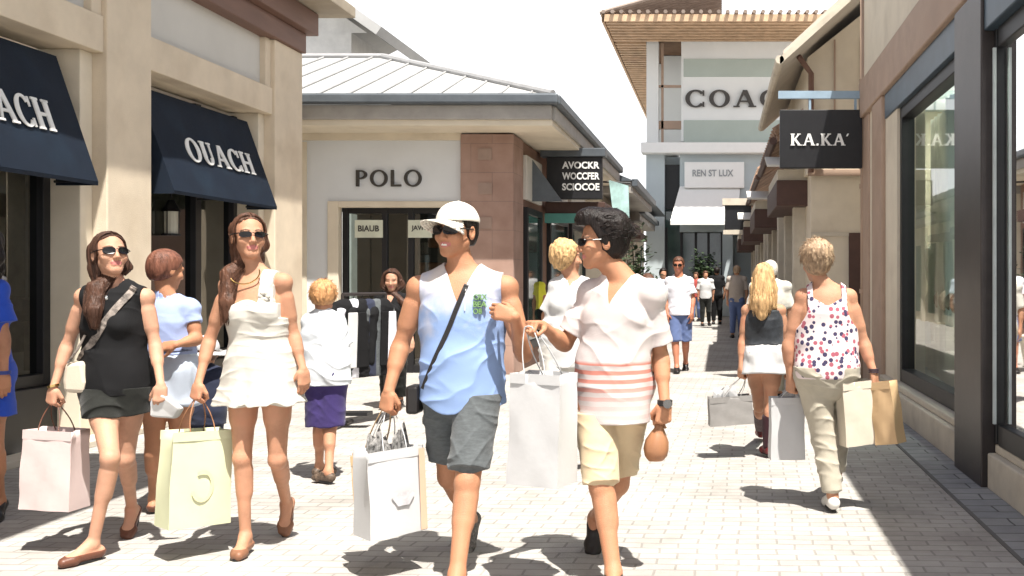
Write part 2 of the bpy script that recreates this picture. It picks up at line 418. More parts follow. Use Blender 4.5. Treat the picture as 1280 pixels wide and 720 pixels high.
for y in (4.2, 6.9, 7.9, 10.0, 10.9, 11.6):
    m.box(LX - 1.5, LX - 1.0, y, y + .5, 0.5, 1.0); m.box(LX - 2.4, LX - 2.3, y - .2, y + .3, .6, 2.9)
for z in (1.1, 1.6, 2.1): m.box(LX - 3.8, LX - 3.4, 2, 12, z, z + .04)
build_each(m, 'display_shelf', M_inwarm, b)
m = MB(); random.seed(2)
for y in np.arange(3.8, 11.8, .33):
    if random.random() < .75:
        z = random.choice([1.14, 1.64, 2.14]); h = random.uniform(.15, .32); m.box(LX - 3.7, LX - 3.5, y, y + random.uniform(.12, .26), z, z + h)
    if random.random() < .6: m.box(LX - 1.35, LX - 1.1, y, y + .2, 1.0, 1.0 + random.uniform(.1, .5))
build_each(m, 'display_goods', mat('display_goods', (.35, .30, .24), .7, .6, 3), b, bevel=.02)
m = MB(); m.box(LX - .1, LX + .12, 3.55, 12.2, 0, .06); m.build('step', M_stone, b, .01)

def awning(y0, y1, xin, zt, xout, zb, text, ty, th, tws, parent):
    m = MB(); ny, nz = 24, 10
    # canvas sheet with slight sag between the frame ribs
    P = lambda a, c: (xin + (xout - xin) * c + .012 * math.sin(a * math.pi * 3) ** 2 * math.sin(c * math.pi), y0 + (y1 - y0) * a, zt + (zb - zt) * c)
    for i in range(ny):
        for j in range(nz):
            m.poly([P(i / ny, j / nz), P((i + 1) / ny, j / nz), P((i + 1) / ny, (j + 1) / nz), P(i / ny, (j + 1) / nz)])
    # valance
    m.poly([(xout, y0, zb), (xout, y1, zb), (xout - .005, y1, zb - .03), (xout - .005, y0, zb - .03)])
    for y in (y0, y1): m.poly([(xin, y, zt), (xout, y, zb), (xout, y, zb - .03), (xin, y, zb - .03)])
    aw = m.build('awning', M_navy, parent, solid=.006)
    m = MB()
    for y in (y0 + .02, (y0 + y1) / 2, y1 - .02): m.tube([(xin, y, zt - .03), (xout - .03, y, zb + .01)], .012, 6); m.tube([(xin, y, zb), (xout - .03, y, zb + .01)], .012, 6)
    m.tube([(xout - .03, y0, zb + .005), (xout - .03, y1, zb + .005)], .012, 6)
    m.build('awning_frame', M_black, aw)
    if text:
        up = np.array([xin - xout, 0, zt - zb]); L = np.linalg.norm(up); up /= L
        nrm = np.cross(np.array([0, 1.0, 0]), up); nrm /= np.linalg.norm(nrm)
        org = np.array([xout, ty, zb]) + up * L * .34 + nrm * .012
        mm = MB(); letters(mm, text, org, (0, 1, 0), up, th, tws, .06, .008, True, .22, .09); mm.build('lettering', M_letter, aw)
    return aw
awning(6.25, 8.48, -5.5, 3.24, -5.15, 2.20, 'COACH', 7.05, .26, .86, b)
awning(9.66, 11.9, -5.5, 3.22, -5.15, 2.23, 'OUACH', 10.16, .25, 1.22, b)
awning(3.62, 5.4, -5.5, 3.24, -5.15, 2.20, None, 0, 0, 1, b)

t = thing('lantern', 'small pale hanging lantern in the shadow under the second navy awning', 'lantern', tuple(at(214, 262, 10.6)))
p0 = at(214, 262, 10.6)
m = MB(); m.tube([p0 + (0, 0, .62), p0 + (0, 0, .12)], .008, 6); m.build('rod', M_black, t)
m = MB(); m.tube([p0 + (0, 0, -.02), p0 + (0, 0, .1)], [.09, .03], 12); m.tube([p0 + (0, 0, -.27), p0 + (0, 0, -.25)], .09, 12)
for k in range(4): a = k * math.pi / 2; m.tube([p0 + (.08 * math.cos(a), .08 * math.sin(a), -.25), p0 + (.08 * math.cos(a), .08 * math.sin(a), -.02)], .006, 5)
m.build('frame', M_black, t)
m = MB(); m.tube([p0 + (0, 0, -.25), p0 + (0, 0, -.02)], .068, 14); m.build('shade', mat('lantern_shade', (.6, .58, .5), .4), t)

# =================================================================== POLO SHOP
PY = 15.0; PX1 = -3.0; PX0 = -8.2; SX = -2.33
b = thing('shop_building', 'low corner shop with POLO on its pale front and a pale hipped roof', 'building', (-5.5, 18, 0))
m = MB()
dx0, dx1 = at(424, 0, PY)[0], at(562, 0, PY)[0]; pil = at(578, 0, PY)[0]
m.box(PX0, dx0 - .07, PY, PY + .3, 0, 3.5); m.box(dx1 + .07, pil, PY, PY + .3, 0, 3.5); m.box(dx0 - .07, dx1 + .07, PY, PY + .3, 2.52, 3.5)
m.build('wall', M_polo, b)
m = MB(); m.box(dx0 - .16, dx0, PY - .04, PY + .1, 0, 2.53); m.box(dx0, dx1 + .16, PY - .04, PY + .1, 2.44, 2.53); m.box(dx1, dx1 + .16, PY - .04, PY + .1, 0, 2.44); m.build('door_surround', M_beige2, b, .01)
m = MB(); m.box(PX0, pil, PY - .05, PY, 3.42, 3.52); m.box(PX0, -6.05, PY - .02, PY, 0, 3.4); m.build('trim', M_beige2, b)
m = MB(); m.box(pil, PX1, PY - .12, PY + .62, 0, 3.5); m.build('corner_pillar', M_tile, b, .012)
m = MB()
for z in (3.12, 2.62, 2.12): m.box(pil + .26, pil + .46, PY - .135, PY - .12, z, z + .17)
build_each(m, 'inset_tile', mat('inset_tile', (.33, .235, .19), .7), b)
# side wall, bay windows
m = MB(); m.box(PX1 - .3, PX1 - .03, PY + .62, 23, 0, 3.5); m.build('side_wall', mat('side_brown', (.26, .155, .115), .8, .12, 3, .2, 90), b)
for y0, y1 in ((15.75, 17.1), (17.9, 20.0), (20.5, 22.6)):
    m = MB(); m.box(PX1 - .04, PX1 + .03, y0, y1, 2.62, 3.3); build_each(m, 'upper_panel', M_panel, b, bevel=.008)
    f = MB(); f.box(PX1 - .04, PX1 + .04, y0, y0 + .1, .3, 2.5); f.box(PX1 - .04, PX1 + .04, y1 - .1, y1, .3, 2.5); f.box(PX1 - .04, PX1 + .04, y0 + .1, y1 - .1, 2.4, 2.5); f.box(PX1 - .04, PX1 + .04, y0 + .1, y1 - .1, .3, .42)
    fr = f.build('window', M_black, b)
    gl = MB(); gl.box(PX1 - .02, PX1 + .005, y0 + .1, y1 - .1, .42, 2.4); gl.build('pane', mat('dark_pane', (.03, .06, .05), .05, .4, 2, spec=.8), fr)
# glass shop front
fx = [dx0, dx0 + .55 * (dx1 - dx0), dx1]
f = MB()
for x in (dx0, dx0 + .36 * (dx1 - dx0), dx0 + .6 * (dx1 - dx0), dx1 - .08): f.box(x, x + .08, PY + .12, PY + .2, 0, 2.44)
f.box(dx0 + .08, dx1 - .08, PY + .13, PY + .19, 2.36, 2.44); f.box(dx0 + .08, dx1 - .08, PY + .13, PY + .19, 0, .12)
fr = f.build('shopfront_frame', M_black, b, .006)
gl = MB(); gl.poly([(dx0, PY + .16, 0), (dx1, PY + .16, 0), (dx1, PY + .16, 2.4), (dx0, PY + .16, 2.4)]); gl.build('pane', M_glassd, fr)
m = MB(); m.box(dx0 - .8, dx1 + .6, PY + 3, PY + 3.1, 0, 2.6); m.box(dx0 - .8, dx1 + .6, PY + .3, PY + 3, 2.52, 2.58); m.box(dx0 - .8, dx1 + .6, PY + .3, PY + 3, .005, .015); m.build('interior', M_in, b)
m = MB()
for x, z in ((-5.0, .7), (-4.35, .7), (-5.0, 1.35), (-4.4, 1.35)): m.box(x, x + .5, PY + 1.6, PY + 1.9, z, z + .05)
m.box(-5.02, -4.98, PY + 1.6, PY + 1.9, 0, 2.3); m.box(-4.2, -4.16, PY + 1.6, PY + 1.9, 0, 2.3)
build_each(m, 'display_shelf', M_inwarm, b)
m = MB()
for x, z, ww, hh in ((-4.95, .75, .3, .22), (-4.9, 1.4, .36, .26), (-4.3, 1.4, .2, .3), (-4.3, .75, .3, .18), (-4.75, 1.9, .2, .2)): m.box(x, x + ww, PY + 1.62, PY + 1.85, z, z + hh)
build_each(m, 'display_goods', mat('tan_goods', (.42, .18, .09), .6, .4, 4), b, bevel=.03)
for (xa, xb, tx) in ((at(441, 0, PY)[0], at(476, 0, PY)[0], 'BIAUB'), (at(508, 0, PY)[0], at(538, 0, PY)[0], 'JAVFR')):
    m = MB(); m.box(xa, xb, PY + .08, PY + .1, 2.0, 2.26); s = m.build('door_sign', mat('sign_cream', (.62, .64, .52), .6), b)
    mm = MB(); text_mb(mm, tx, (xa + .05, PY + .078, 2.09), (1, 0, 0), (0, 0, 1), .09, .006, .02, xb - xa - .1); mm.build('lettering', M_dletter, s)
mm = MB(); lx = at(444, 0, PY)[0]; letters(mm, 'POLO', (lx, PY - .002, 2.745), (1, 0, 0), (0, 0, 1), .24, 1.18, .1, .04, False, .15, .10); mm.build('lettering', M_dletter, b)
# eaves and hipped roof
ey = 14.2; ez = 3.93; pr = .366
m = MB(); m.box(PX0, SX, ey, PY, 3.52, 3.60); m.box(PX1 - .4, SX, PY, 23.4, 3.52, 3.60); m.build('soffit', M_beige2, b)
m = MB(); m.box(PX0, SX, ey - .04, ey + .06, 3.60, 3.80); m.box(SX - .06, SX + .04, ey + .06, 23.4, 3.60, 3.80); m.build('fascia', mat('warm_grey_fascia', (.36, .34, .31), .6), b, .01)
m = MB(); m.box(PX0, SX + .1, ey - .14, ey - .02, 3.80, 3.95); m.box(SX - .02, SX + .12, ey - .02, 23.4, 3.80, 3.95); build_each(m, 'gutter', M_steel, b, bevel=.03)
rt = 3.5
m = MB()
A = (SX + .02, ey - .04, ez); B = (SX - rt, ey + rt, ez + rt * pr); C = (PX0, ey + rt, ez + rt * pr); D = (PX0, ey - .04, ez)
E = (SX + .02, 23.4, ez); G = (SX - rt, 23.4 - rt, ez + rt * pr); H = (SX - 2 * rt, 23.4, ez)
m.poly([A, B, C, D]); m.poly([A, E, G, B]); m.poly([E, H, G])
rf = m.build('roof', M_roofmet, b)
m = MB()
for x in np.arange(PX0 + .1, SX - .1, .42):
    tt = min(rt, max(0, SX - x)); m.tube([(x, ey - .04, ez + .02), (x, ey + tt, ez + tt * pr + .02)], .018, 5)
for y in np.arange(ey + .4, 22.5, .42):
    tt = min(rt, y - ey, 23.4 - y); m.tube([(SX, y, ez + .02), (SX - tt, y, ez + tt * pr + .02)], .018, 5)
m.tube([np.array(A) + (0, 0, .03), np.array(B) + (0, 0, .03)], .05, 8); m.tube([np.array(B) + (0, 0, .03), np.array(C) + (0, 0, .03)], .05, 8)
m.build('roof_seam', mat('seam_metal', (.33, .33, .33), .5), rf)

# blade signs beyond the corner
t = thing('blade_sign', 'black box sign with three rows of white letters on the side of the corner shop', 'sign', (-2.9, 17, 2.4))
m = MB(); m.box(-2.88, -1.96, 17, 17.16, 2.72, 3.42); m.build('panel', M_black, t, .01)
m = MB(); m.box(-2.98, -1.90, 16.95, 17.25, 3.42, 3.56); m.build('cap', M_steel, t, .01)
m = MB()
for k, s in enumerate(('AVOCKR', 'WOCCFER', 'SCIOCOE')): text_mb(m, s, (-2.62, 16.998, 3.22 - k * .18), (1, 0, 0), (0, 0, 1), .12, .01, .03, .62)
m.build('lettering', M_letter, t)
m = MB(); m.prism([(-2.985, 16.2, 3.3), (-2.985, 16.2, 2.62), (-2.5, 16.2, 2.62)], (0, .04, 0)); m.build('bracket', M_steel, t)
t = thing('shop_canopy', 'dark canopy with a teal front edge over the side door of the corner shop', 'canopy', (-2.6, 18, 2.3))
m = MB(); m.box(-2.97, -1.96, 17.4, 19.6, 2.48, 2.7); m.build('canopy_top', M_dbrown, t, .01)
m = MB(); m.box(-2.97, -1.95, 17.34, 17.398, 2.34, 2.5); m.build('canopy_edge', mat('teal_edge', (.10, .30, .26), .6), t)
t = thing('flag_sign', 'small hanging sign with pale teal and white face beyond the black box sign', 'sign', (-2.1, 21, 2.6))
m = MB(); m.prism([(-2.28, 21, 3.42), (-1.88, 21, 3.3), (-1.86, 21, 2.6), (-2.2, 21, 2.78)], (0, .05, 0)); m.build('panel', mat('teal_white', (.42, .62, .60), .6, .5, 1.8), t)
m = MB(); m.tube([(-2.95, 21.02, 3.40), (-1.84, 21.02, 3.36)], .02, 6); m.build('bracket', M_black, t)

# shops further down the left side
b = thing('shop_building', 'row of low shops beyond the corner shop on the left with stepped grey gutters', 'building', (-4, 30, 0))
m = MB(); m.box(-6, -2.75, 23.6, 37, 0, 3.35); m.build('wall', M_beige2, b)
m = MB(); m.box(-6, -2.0, 23.45, 30, 3.35, 3.62); m.box(-6, -2.35, 30, 37, 3.1, 3.35); m.build('fascia', mat('warm_grey_fascia', (.36, .34, .31), .6), b, .01)
m = MB(); m.box(-2.02, -1.88, 23.4, 30.1, 3.5, 3.68); m.box(-2.4, -2.2, 30, 37, 3.3, 3.46); build_each(m, 'gutter', M_steel, b, bevel=.02)
m = MB(); m.prism([(-6, 23.4, 3.63), (-1.95, 23.4, 3.63), (-4.6, 23.4, 4.7)], (0, 13.6, 0)); m.build('roof', M_steel, b)
for y in np.arange(24.4, 36, 2.4):
    m = MB(); m.box(-2.76, -2.70, y, y + 1.5, .3, 2.5); m.build('window', mat('dark_pane', (.03, .06, .05)), b)
for y in np.arange(24, 36, 2.4):
    m = MB(); m.box(-2.75, -2.6, y - .15, y + .2, 0, 3.05); build_each(m, 'pilaster', M_stone, b, bevel=.01)
m = MB(); m.box(-2.7, -2.1, 24.2, 27.2, 2.55, 2.75); m.box(-2.7, -2.2, 28.4, 31, 2.5, 2.68); build_each(m, 'canopy', M_dbrown, b, bevel=.01)

# taller pale house behind the corner shop
b = thing('house', 'taller pale building with light sloping roof rising behind the corner shop', 'building', (-9, 24, 0))
m = MB(); m.box(-14, -7.2, 20, 30, 0, 6.2); m.build('wall', mat('pale_wall', (.66, .66, .64), .8), b)
m = MB(); m.prism([(-14, 19.3, 6.2), (-14, 30.5, 6.2), (-10.5, 30.5, 8.4), (-10.5, 19.3, 8.4)], (0, 0, .12)) if False else None
m.poly([(-14, 19.2, 8.2), (-9.6, 19.2, 8.2), (-6.3, 19.2, 6.1), (-6.3, 30.5, 6.1), (-9.6, 30.5, 8.2)]) if False else None
m.poly([(-9.6, 19.2, 8.3), (-6.4, 19.2, 6.05), (-6.4, 30.5, 6.05), (-9.6, 30.5, 8.3)]); m.poly([(-9.6, 19.2, 8.3), (-9.6, 30.5, 8.3), (-14, 30.5, 6.05), (-14, 19.2, 6.05)])
m.build('roof', M_roofmet, b, solid=.18)
m = MB(); m.poly([(-9.6, 20.02, 8.1), (-6.9, 20.02, 6.2), (-14, 20.02, 6.2)]); m.build('gable', mat('pale_wall', (.66, .66, .64)), b)

# =================================================================== FAR WHITE BUILDING
FY = 38.0
def fx_(px, y=FY): return (px - CX) * y / F
def fz_(py, y=FY): return CH + (CY - py) * y / F
b = thing('store_building', 'tall white store closing the street, with wide wooden eaves and large dark letters', 'building', (0, 45, 0))
M_fw = mat('far_white_wall', (.74, .76, .75), .8, .03, .6, dirt=((.55, .57, .56), .4, .3)); M_fg = mat('far_grey_green_band', (.40, .46, .42), .8, .05, 1)
M_fb = mat('far_blue_grey_wall', (.46, .52, .54), .8, .05, .8)
xl, xr = -2.73, 5.2
m = MB(); m.box(xl, fx_(823), FY, FY + .5, fz_(178), 10.2); m.box(fx_(852), xr, FY - .3, 58, fz_(178), 10.2); m.box(fx_(823), fx_(852), FY + 2.5, FY + 3, fz_(178), 10.2); m.box(xl, fx_(823), FY + 4, 58, fz_(178), 10.2)
m.build('upper_wall', M_fw, b)
m = MB(); m.box(fx_(823), fx_(852), FY + .2, FY + .4, fz_(160), fz_(150)); m.box(fx_(823), fx_(852), FY + .2, FY + .3, fz_(108), fz_(105)); m.box(fx_(826), fx_(829), FY + .2, FY + .35, fz_(178), 10.2); m.build('balcony_rail', M_brown2, b)
m = MB(); m.box(fx_(855), xr + .01, FY - .34, FY - .29, fz_(98), fz_(76)); m.box(fx_(855), xr + .01, FY - .34, FY - .29, fz_(180), fz_(152)); build_each(m, 'band', M_fg, b)
m = MB(); m.box(xl - .15, xr + .1, FY - .75, FY + .1, fz_(194), fz_(181)); m.build('ledge', M_white, b, .03)
m = MB(); m.box(xl, fx_(831), FY - .2, 58, 0, fz_(194)); m.box(fx_(831), xr, FY + .6, 58, 3.9, fz_(194)); m.box(fx_(850), fx_(955), FY - .2, FY + .6, fz_(290), fz_(194)); m.box(fx_(903), fx_(916), FY - .2, FY + .6, 0, fz_(290)); m.box(fx_(955), xr, FY - .2, FY + .6, 0, fz_(194)); m.box(fx_(916), xr, FY + .6, FY + 1, 0, 4)
m.build('lower_wall', M_fb, b)
m = MB(); m.box(fx_(831), fx_(850), FY + .3, FY + .5, 0, 3.9); m.box(fx_(850), fx_(903), FY + .4, FY + .5, 0, fz_(290)); m.build('pane', mat('far_dark_glass', (.035, .06, .055), .08, .6, .7, spec=.8), b)
m = MB()
for px in (831, 850, 868, 884, 901): m.box(fx_(px), fx_(px) + .09, FY + .2, FY + .32, 0, 3.3)
m.box(fx_(831), fx_(850), FY + .2, FY + .32, 4.0, fz_(205)); build_each(m, 'door_frame', M_black, b)
m = MB(); m.box(fx_(856), fx_(930), FY - .42, FY - .2, fz_(236), fz_(204)); sp = m.build('sign_panel', M_white, b, .02)
m = MB(); text_mb(m, 'REN ST LUX', (fx_(866), FY - .425, fz_(222)), (1, 0, 0), (0, 0, 1), .25, .02, .02, 1.5); m.build('lettering', mat('grey_lettering', (.3, .32, .33), .6), sp)
m = MB(); m.poly([(fx_(850), FY - .2, fz_(234)), (fx_(925), FY - .2, fz_(234)), (fx_(922, 36.6), 36.6, fz_(276, 36.6)), (fx_(838, 36.6), 36.6, fz_(276, 36.6))])
m.poly([(fx_(838, 36.6), 36.6, fz_(276, 36.6)), (fx_(922, 36.6), 36.6, fz_(276, 36.6)), (fx_(922, 36.6), 36.6, fz_(281, 36.6)), (fx_(838, 36.6), 36.6, fz_(281, 36.6))]); m.build('awning', M_white, b, solid=.03)
m = MB(); letters(m, 'COAG', (fx_(857), FY - .36, fz_(136)), (1, 0, 0), (0, 0, 1), .62, 1.38, .16, .08, True, .2, .08); m.build('lettering', M_dletter, b)
# roof: soffit boards run along the eaves
ex0, ex1, ey0 = -3.94, 6.2, 34.8
m = MB(); m.box(ex0, ex1, ey0, 58.5, 10.22, 10.3); so_ = m.build('soffit', M_woodsoff, b)
m = MB()
for y in np.arange(ey0 + .1, FY - .2, .42): m.box(ex0 + .05, ex1, y, y + .2, 10.1, 10.219)
for y in np.arange(FY, 58, .42): m.box(ex0 + .05, xl - .02, y, y + .2, 10.1, 10.219)
m.build('soffit_slat', mat('warm_wood_slat', (.52, .36, .23), .7, .25, 3), b)
m = MB(); m.box(ex0 - .05, ex1, ey0 - .08, ey0, 10.12, 10.36); m.box(ex0 - .08, ex0, ey0 - .08, 58.5, 10.12, 10.36); m.build('fascia', mat('warm_wood_slat', (.52, .36, .23)), b)
m = MB()
for x in np.arange(ex0, ex1, .3): m.tube([(x, ey0 - .2, 10.42), (x, FY + 4, 11.6)], .07, 6)
for y in np.arange(ey0, 57, .3): m.tube([(ex0 - .15, y, 10.42), (ex0 + 4, y, 11.6)], .07, 6)
m.build('roof_tile', mat('roof_tile', (.30, .24, .20), .8, .2, 3), b)

# =================================================================== RIGHT SHOP
RX = 1.9
b = thing('shop_building', 'right-hand shop with tall display windows, dark metal surround and tan brown fascia', 'building', (RX + 2, 7, 0))
m = MB(); m.box(RX, RX + .3, -3, 9.2, 3.55, 4.0); m.box(RX, RX + .3, 9.2, 13.5, 3.55, 5.2); m.box(RX, RX + .3, 10.98, 13.5, 0, 3.55); m.box(RX + .3, 8, 13.2, 13.5, 0, 5.2); m.build('wall', M_beige2, b)
m = MB(); m.box(RX - .05, RX + .02, 9.2, 13.55, 5.2, 5.32); m.box(RX - .08, 8, 9.2, 13.6, 5.32, 5.42); m.box(RX - .09, 8, -3, 9.2, 4.0, 4.1); m.build('cornice', M_stone, b)
m = MB(); m.box(RX - .07, RX + .02, -3, 13.52, 3.5, 3.97); m.build('fascia', M_brown2, b, .015)
m = MB(); m.box(RX - .05, RX + .02, 11.75, 12.5, 0, 3.5); m.box(RX - .025, RX + .02, 12.95, 13.45, 0, 3.5); build_each(m, 'pilaster', M_brown2, b, bevel=.02)
m = MB(); m.box(RX - .12, RX + .06, -3, 6.82, 0, .24); m.box(RX - .12, RX + .06, 7.62, 11.74, 0, .24); m.box(RX - .07, RX + .06, -3, 6.82, .24, .30); m.box(RX - .07, RX + .06, 7.62, 11.74, .24, .30); build_each(m, 'plinth', M_stone, b, bevel=.012)
m = MB(); m.box(RX - .16, RX + .02, 6.83, 7.61, 0, 3.36); build_each(m, 'metal_pillar', M_bronze, b, bevel=.01)
m = MB(); m.box(RX - .14, RX + .3, 1.5, 6.83, 3.05, 3.45); m.build('metal_header', M_bluemetal, b, .01)
m = MB(); m.box(RX - .02, RX + .3, 7.61, 11.7, 3.22, 3.5); m.build('window_header', M_bluemetal, b, .008)
for (y0, y1, zt) in ((7.9, 10.98, 3.2), (2.2, 6.825, 3.02)):
    near = y1 < 7; gx = RX - .04 if near else RX + .1
    f = MB(); fx0, fx1 = (RX - .075, RX + .0) if near else (RX + .03, RX + .17)
    f.box(fx0, fx1, y0 - .28, y0 + .06, .3, zt + .05); f.box(fx0, fx1, y1 - (.05 if near else .1), y1, .3, zt + .05); f.box(fx0, fx1, y0 + .06, y1 - .1, .3, .44); f.box(fx0, fx1, y0 + .06, y1 - .1, zt - .1, zt + .03)
    fr = f.build('window_frame', M_black, b, .008)
    gl = MB(); gl.poly([(gx, y0, .4), (gx, y1, .4), (gx, y1, zt), (gx, y0, zt)]); gl.build('pane', M_glassr, fr)
    m = MB(); m.box(gx - .06, gx - .04, (y1 - .085 if near else y0 + .06), (y1 - .06 if near else y0 + .085), .44, zt - .1); m.build('bead', mat('pale_bead', (.5, .55, .55), .4), fr)
m = MB(); m.box(RX + .3, RX + 3, 1, 13.2, .28, .30); m.box(RX + .3, RX + 3, 1, 13.2, 3.55, 3.6); m.box(RX + 2.0, RX + 2.1, 1, 13.2, .3, 3.55); m.box(RX + .3, RX + 2, 7.1, 7.3, .3, 3.5); m.build('interior', M_inpale, b)
gl_ = bpy.data.materials.new('added_ceiling_glow'); nn_, ll_ = nt(gl_); nn_['Principled BSDF'].inputs['Emission Color'].default_value = (1, .95, .85, 1); nn_['Principled BSDF'].inputs['Emission Strength'].default_value = 26  # glowing strips added overhead to brighten the shop interior
m = MB()
for y in (2.5, 4.2, 5.9, 8.4, 10.0, 11.6): m.box(RX + .9, RX + 1.1, y, y + .9, 3.52, 3.545)
build_each(m, 'added_ceiling_glow', gl_, b)
m = MB()
for y in (8.5, 9.4, 10.3, 11.4, 3, 5.0, 5.9): m.box(RX + 1.5, RX + 1.95, y, y + .7, .3, 1.0); m.box(RX + 1.7, RX + 1.98, y, y + .72, 1.5, 1.54); m.box(RX + 1.7, RX + 1.98, y, y + .72, 2.05, 2.09)
build_each(m, 'display_shelf', mat('pale_shelf', (.5, .46, .38), .6), b)
m = MB(); random.seed(9)
for y in np.arange(2.4, 11.8, .24):
    for z in (1.0, 1.54, 2.09):
        if random.random() < .7: m.box(RX + 1.62, RX + 1.9, y, y + random.uniform(.1, .2), z, z + random.uniform(.1, .38))
build_each(m, 'display_goods', mat('shop_goods', (.40, .38, .33), .7, .9, 1.7), b, bevel=.02)
m = MB()
for y, x in ((12.4, RX + .75), (4.4, RX + .9), (6.2, RX + .8)):
    m.ball((x, y, 2.02), (.085, .1, .12)); m.tube([(x, y, 1.93), (x, y, 1.82), (x, y, 1.74), (x, y, 1.5), (x, y, 1.28), (x, y, 1.1), (x, y, .62)], [.045, .05, .19, .17, .125, .19, .28], 16); m.tube([(x, y, .62), (x, y, .3)], .02)
build_each(m, 'mannequin', mat('mannequin_white', (.72, .74, .72), .5), b, smooth=True)
for y0, y1, xo in ((9.05, 9.6, .34), (10.0, 10.9, .52), (11.3, 12.3, .66), (7.7, 8.3, .3)):
    m = MB(); n_ = 30
    for k in range(n_):
        a, c = k / n_, (k + 1) / n_; X_ = lambda q: RX + xo + .03 * math.sin(q * 26 + y0 * 7) + .02 * math.sin(q * 57)
        m.poly([(X_(a), lerp_(y0, y1, a), .9), (X_(c), lerp_(y0, y1, c), .9), (X_(c), lerp_(y0, y1, c), 3.3), (X_(a), lerp_(y0, y1, a), 3.3)])
    m.build('curtain', mat('sheer_curtain', (.74, .78, .76), .9, .05, 3), b, solid=.004)
m = MB(); random.seed(14)
for y in np.arange(8.3, 12.6, .42): x0 = RX + .3 + max(0, (y - 9)) * .10; m.box(x0, x0 + .25, y, y + .3, .3, .3 + random.uniform(.2, .75))
build_each(m, 'display_block', mat('display_block', (.62, .56, .47), .6, .3, 1.1), b, bevel=.01)
m = MB()
for y in np.arange(8.4, 12.6, .6): x0 = RX + .34 + max(0, (y - 9)) * .12; m.ball((x0, y, 1.15), (.1, .13, .12), 12, 8); m.box(x0 + .5, x0 + .52, y, y + .35, 1.5, 2.5)
build_each(m, 'display_good', mat('mixed_goods', (.45, .36, .30), .5, .95, 1.3), b, smooth=False)
m = MB()
for y, z in ((5.95, 2.72), (6.05, 2.5), (6.0, 2.28), (6.1, 1.3), (8.4, 2.9), (9.2, 2.9), (10.0, 2.9)): m.ball((RX + .95, y, z), .035, 8, 6)
dl = bpy.data.materials.new('lamp_glow'); nn_, ll_ = nt(dl); nn_['Principled BSDF'].inputs['Emission Color'].default_value = (1, .8, .5, 1); nn_['Principled BSDF'].inputs['Emission Strength'].default_value = 6; nn_['Principled BSDF'].inputs['Base Color'].default_value = (.8, .7, .5, 1)
build_each(m, 'display_lamp', dl, b)
t = thing('drain_pipe', 'tall brown drain pipe on the corner between the display-window shop and the cream shop', 'pipe', (1.95, 13.66, 0))
m = MB(); m.tube([(1.93, 13.68, 0), (1.93, 13.68, 5.6)], .055, 12); m.build('pipe', M_brown2, t, smooth=True)
m = MB()
for z in (1.2, 2.6, 4.0): m.tube([(1.93, 13.68, z), (1.93, 13.68, z + .06)], .07, 12)
build_each(m, 'clamp', M_brown2, t)

# gable shop with blade sign bracket
b = thing('shop_building', 'cream gabled shop behind the hanging black sign on the right', 'building', (2.5, 17, 0))
m = MB(); m.prism([(1.25, 14.6, 2.9), (3.2, 14.6, 2.9), (3.2, 14.6, 6.1), (1.25, 14.6, 4.55)], (0, 5.4, 0)); m.box(1.3, 3.2, 14.62, 20, 0, 2.9); m.build('wall', M_beige2, b)
m = MB()
for x in (1.62, 2.0): m.box(x, x + .025, 14.575, 14.6, 2.9, 4.8)
m.box(1.25, 3.2, 14.56, 14.6, 2.86, 2.95); m.build('trim', M_brown2, b)
m = MB(); sl_ = .9
m.prism([(.85, 13.75, 4.30), (3.3, 13.75, 4.30 + 2.45 * sl_), (3.3, 13.75, 4.52 + 2.45 * sl_), (.85, 13.75, 4.46)], (0, 6.4, 0)); m.build('roof', mat('soffit_tan', (.52, .47, .40), .8, .1, 3), b)
m = MB(); m.prism([(.80, 13.70, 4.26), (3.35, 13.70, 4.26 + 2.55 * sl_), (3.35, 13.70, 4.36 + 2.55 * sl_), (.80, 13.70, 4.36)], (0, .05, 0)); m.tube([(.8, 13.7, 4.33), (.8, 20, 4.33)], .06, 8); m.build('rake_board', M_stone, b)
m = MB(); m.tube([(1.29, 14.5, 2.9), (1.29, 14.5, 4.3), (1.1, 14.3, 4.5)], .04, 8); build_each(m, 'downpipe', M_brown, b, smooth=True)
d0 = at(1061, 290, 14.6)[0]; m = MB(); m.box(d0, d0 + .22, 14.58, 14.62, 0, 2.05); m.build('door', M_dbrown, b)
m = MB(); m.box(1.3, d0, 14.59, 14.62, 2.0, 2.06); m.build('door_trim', M_stone, b)

t = thing('blade_sign', 'square black hanging sign reading KA.KA in white beside the drain pipe', 'sign', (1.4, 13.4, 2.8))
sx0, sx1, sz0, sz1 = at(975, 0, 13.4)[0], at(1078, 0, 13.4)[0], at(0, 210, 13.4)[2], at(0, 137, 13.4)[2]
m = MB(); m.box(sx0, sx1, 13.4, 13.5, sz0, sz1); m.build('panel', M_black, t, .008)
m = MB(); m.box(sx0 - .02, sx1 + .05, 13.42, 13.48, sz1 + .15, sz1 + .25); m.box(sx0 + .38, sx0 + .41, 13.43, 13.47, sz1, sz1 + .15); m.box(sx1 - .1, sx1 - .07, 13.43, 13.47, sz1, sz1 + .15); m.build('bracket', mat('blue_bracket', (.28, .38, .47), .5), t)
m = MB(); letters(m, "KA.KA'", (sx0 + .13, 13.398, at(0, 182, 13.4)[2]), (1, 0, 0), (0, 0, 1), .155, 1.08, .06, .012, True, .22, .1); m.build('lettering', M_letter, t)

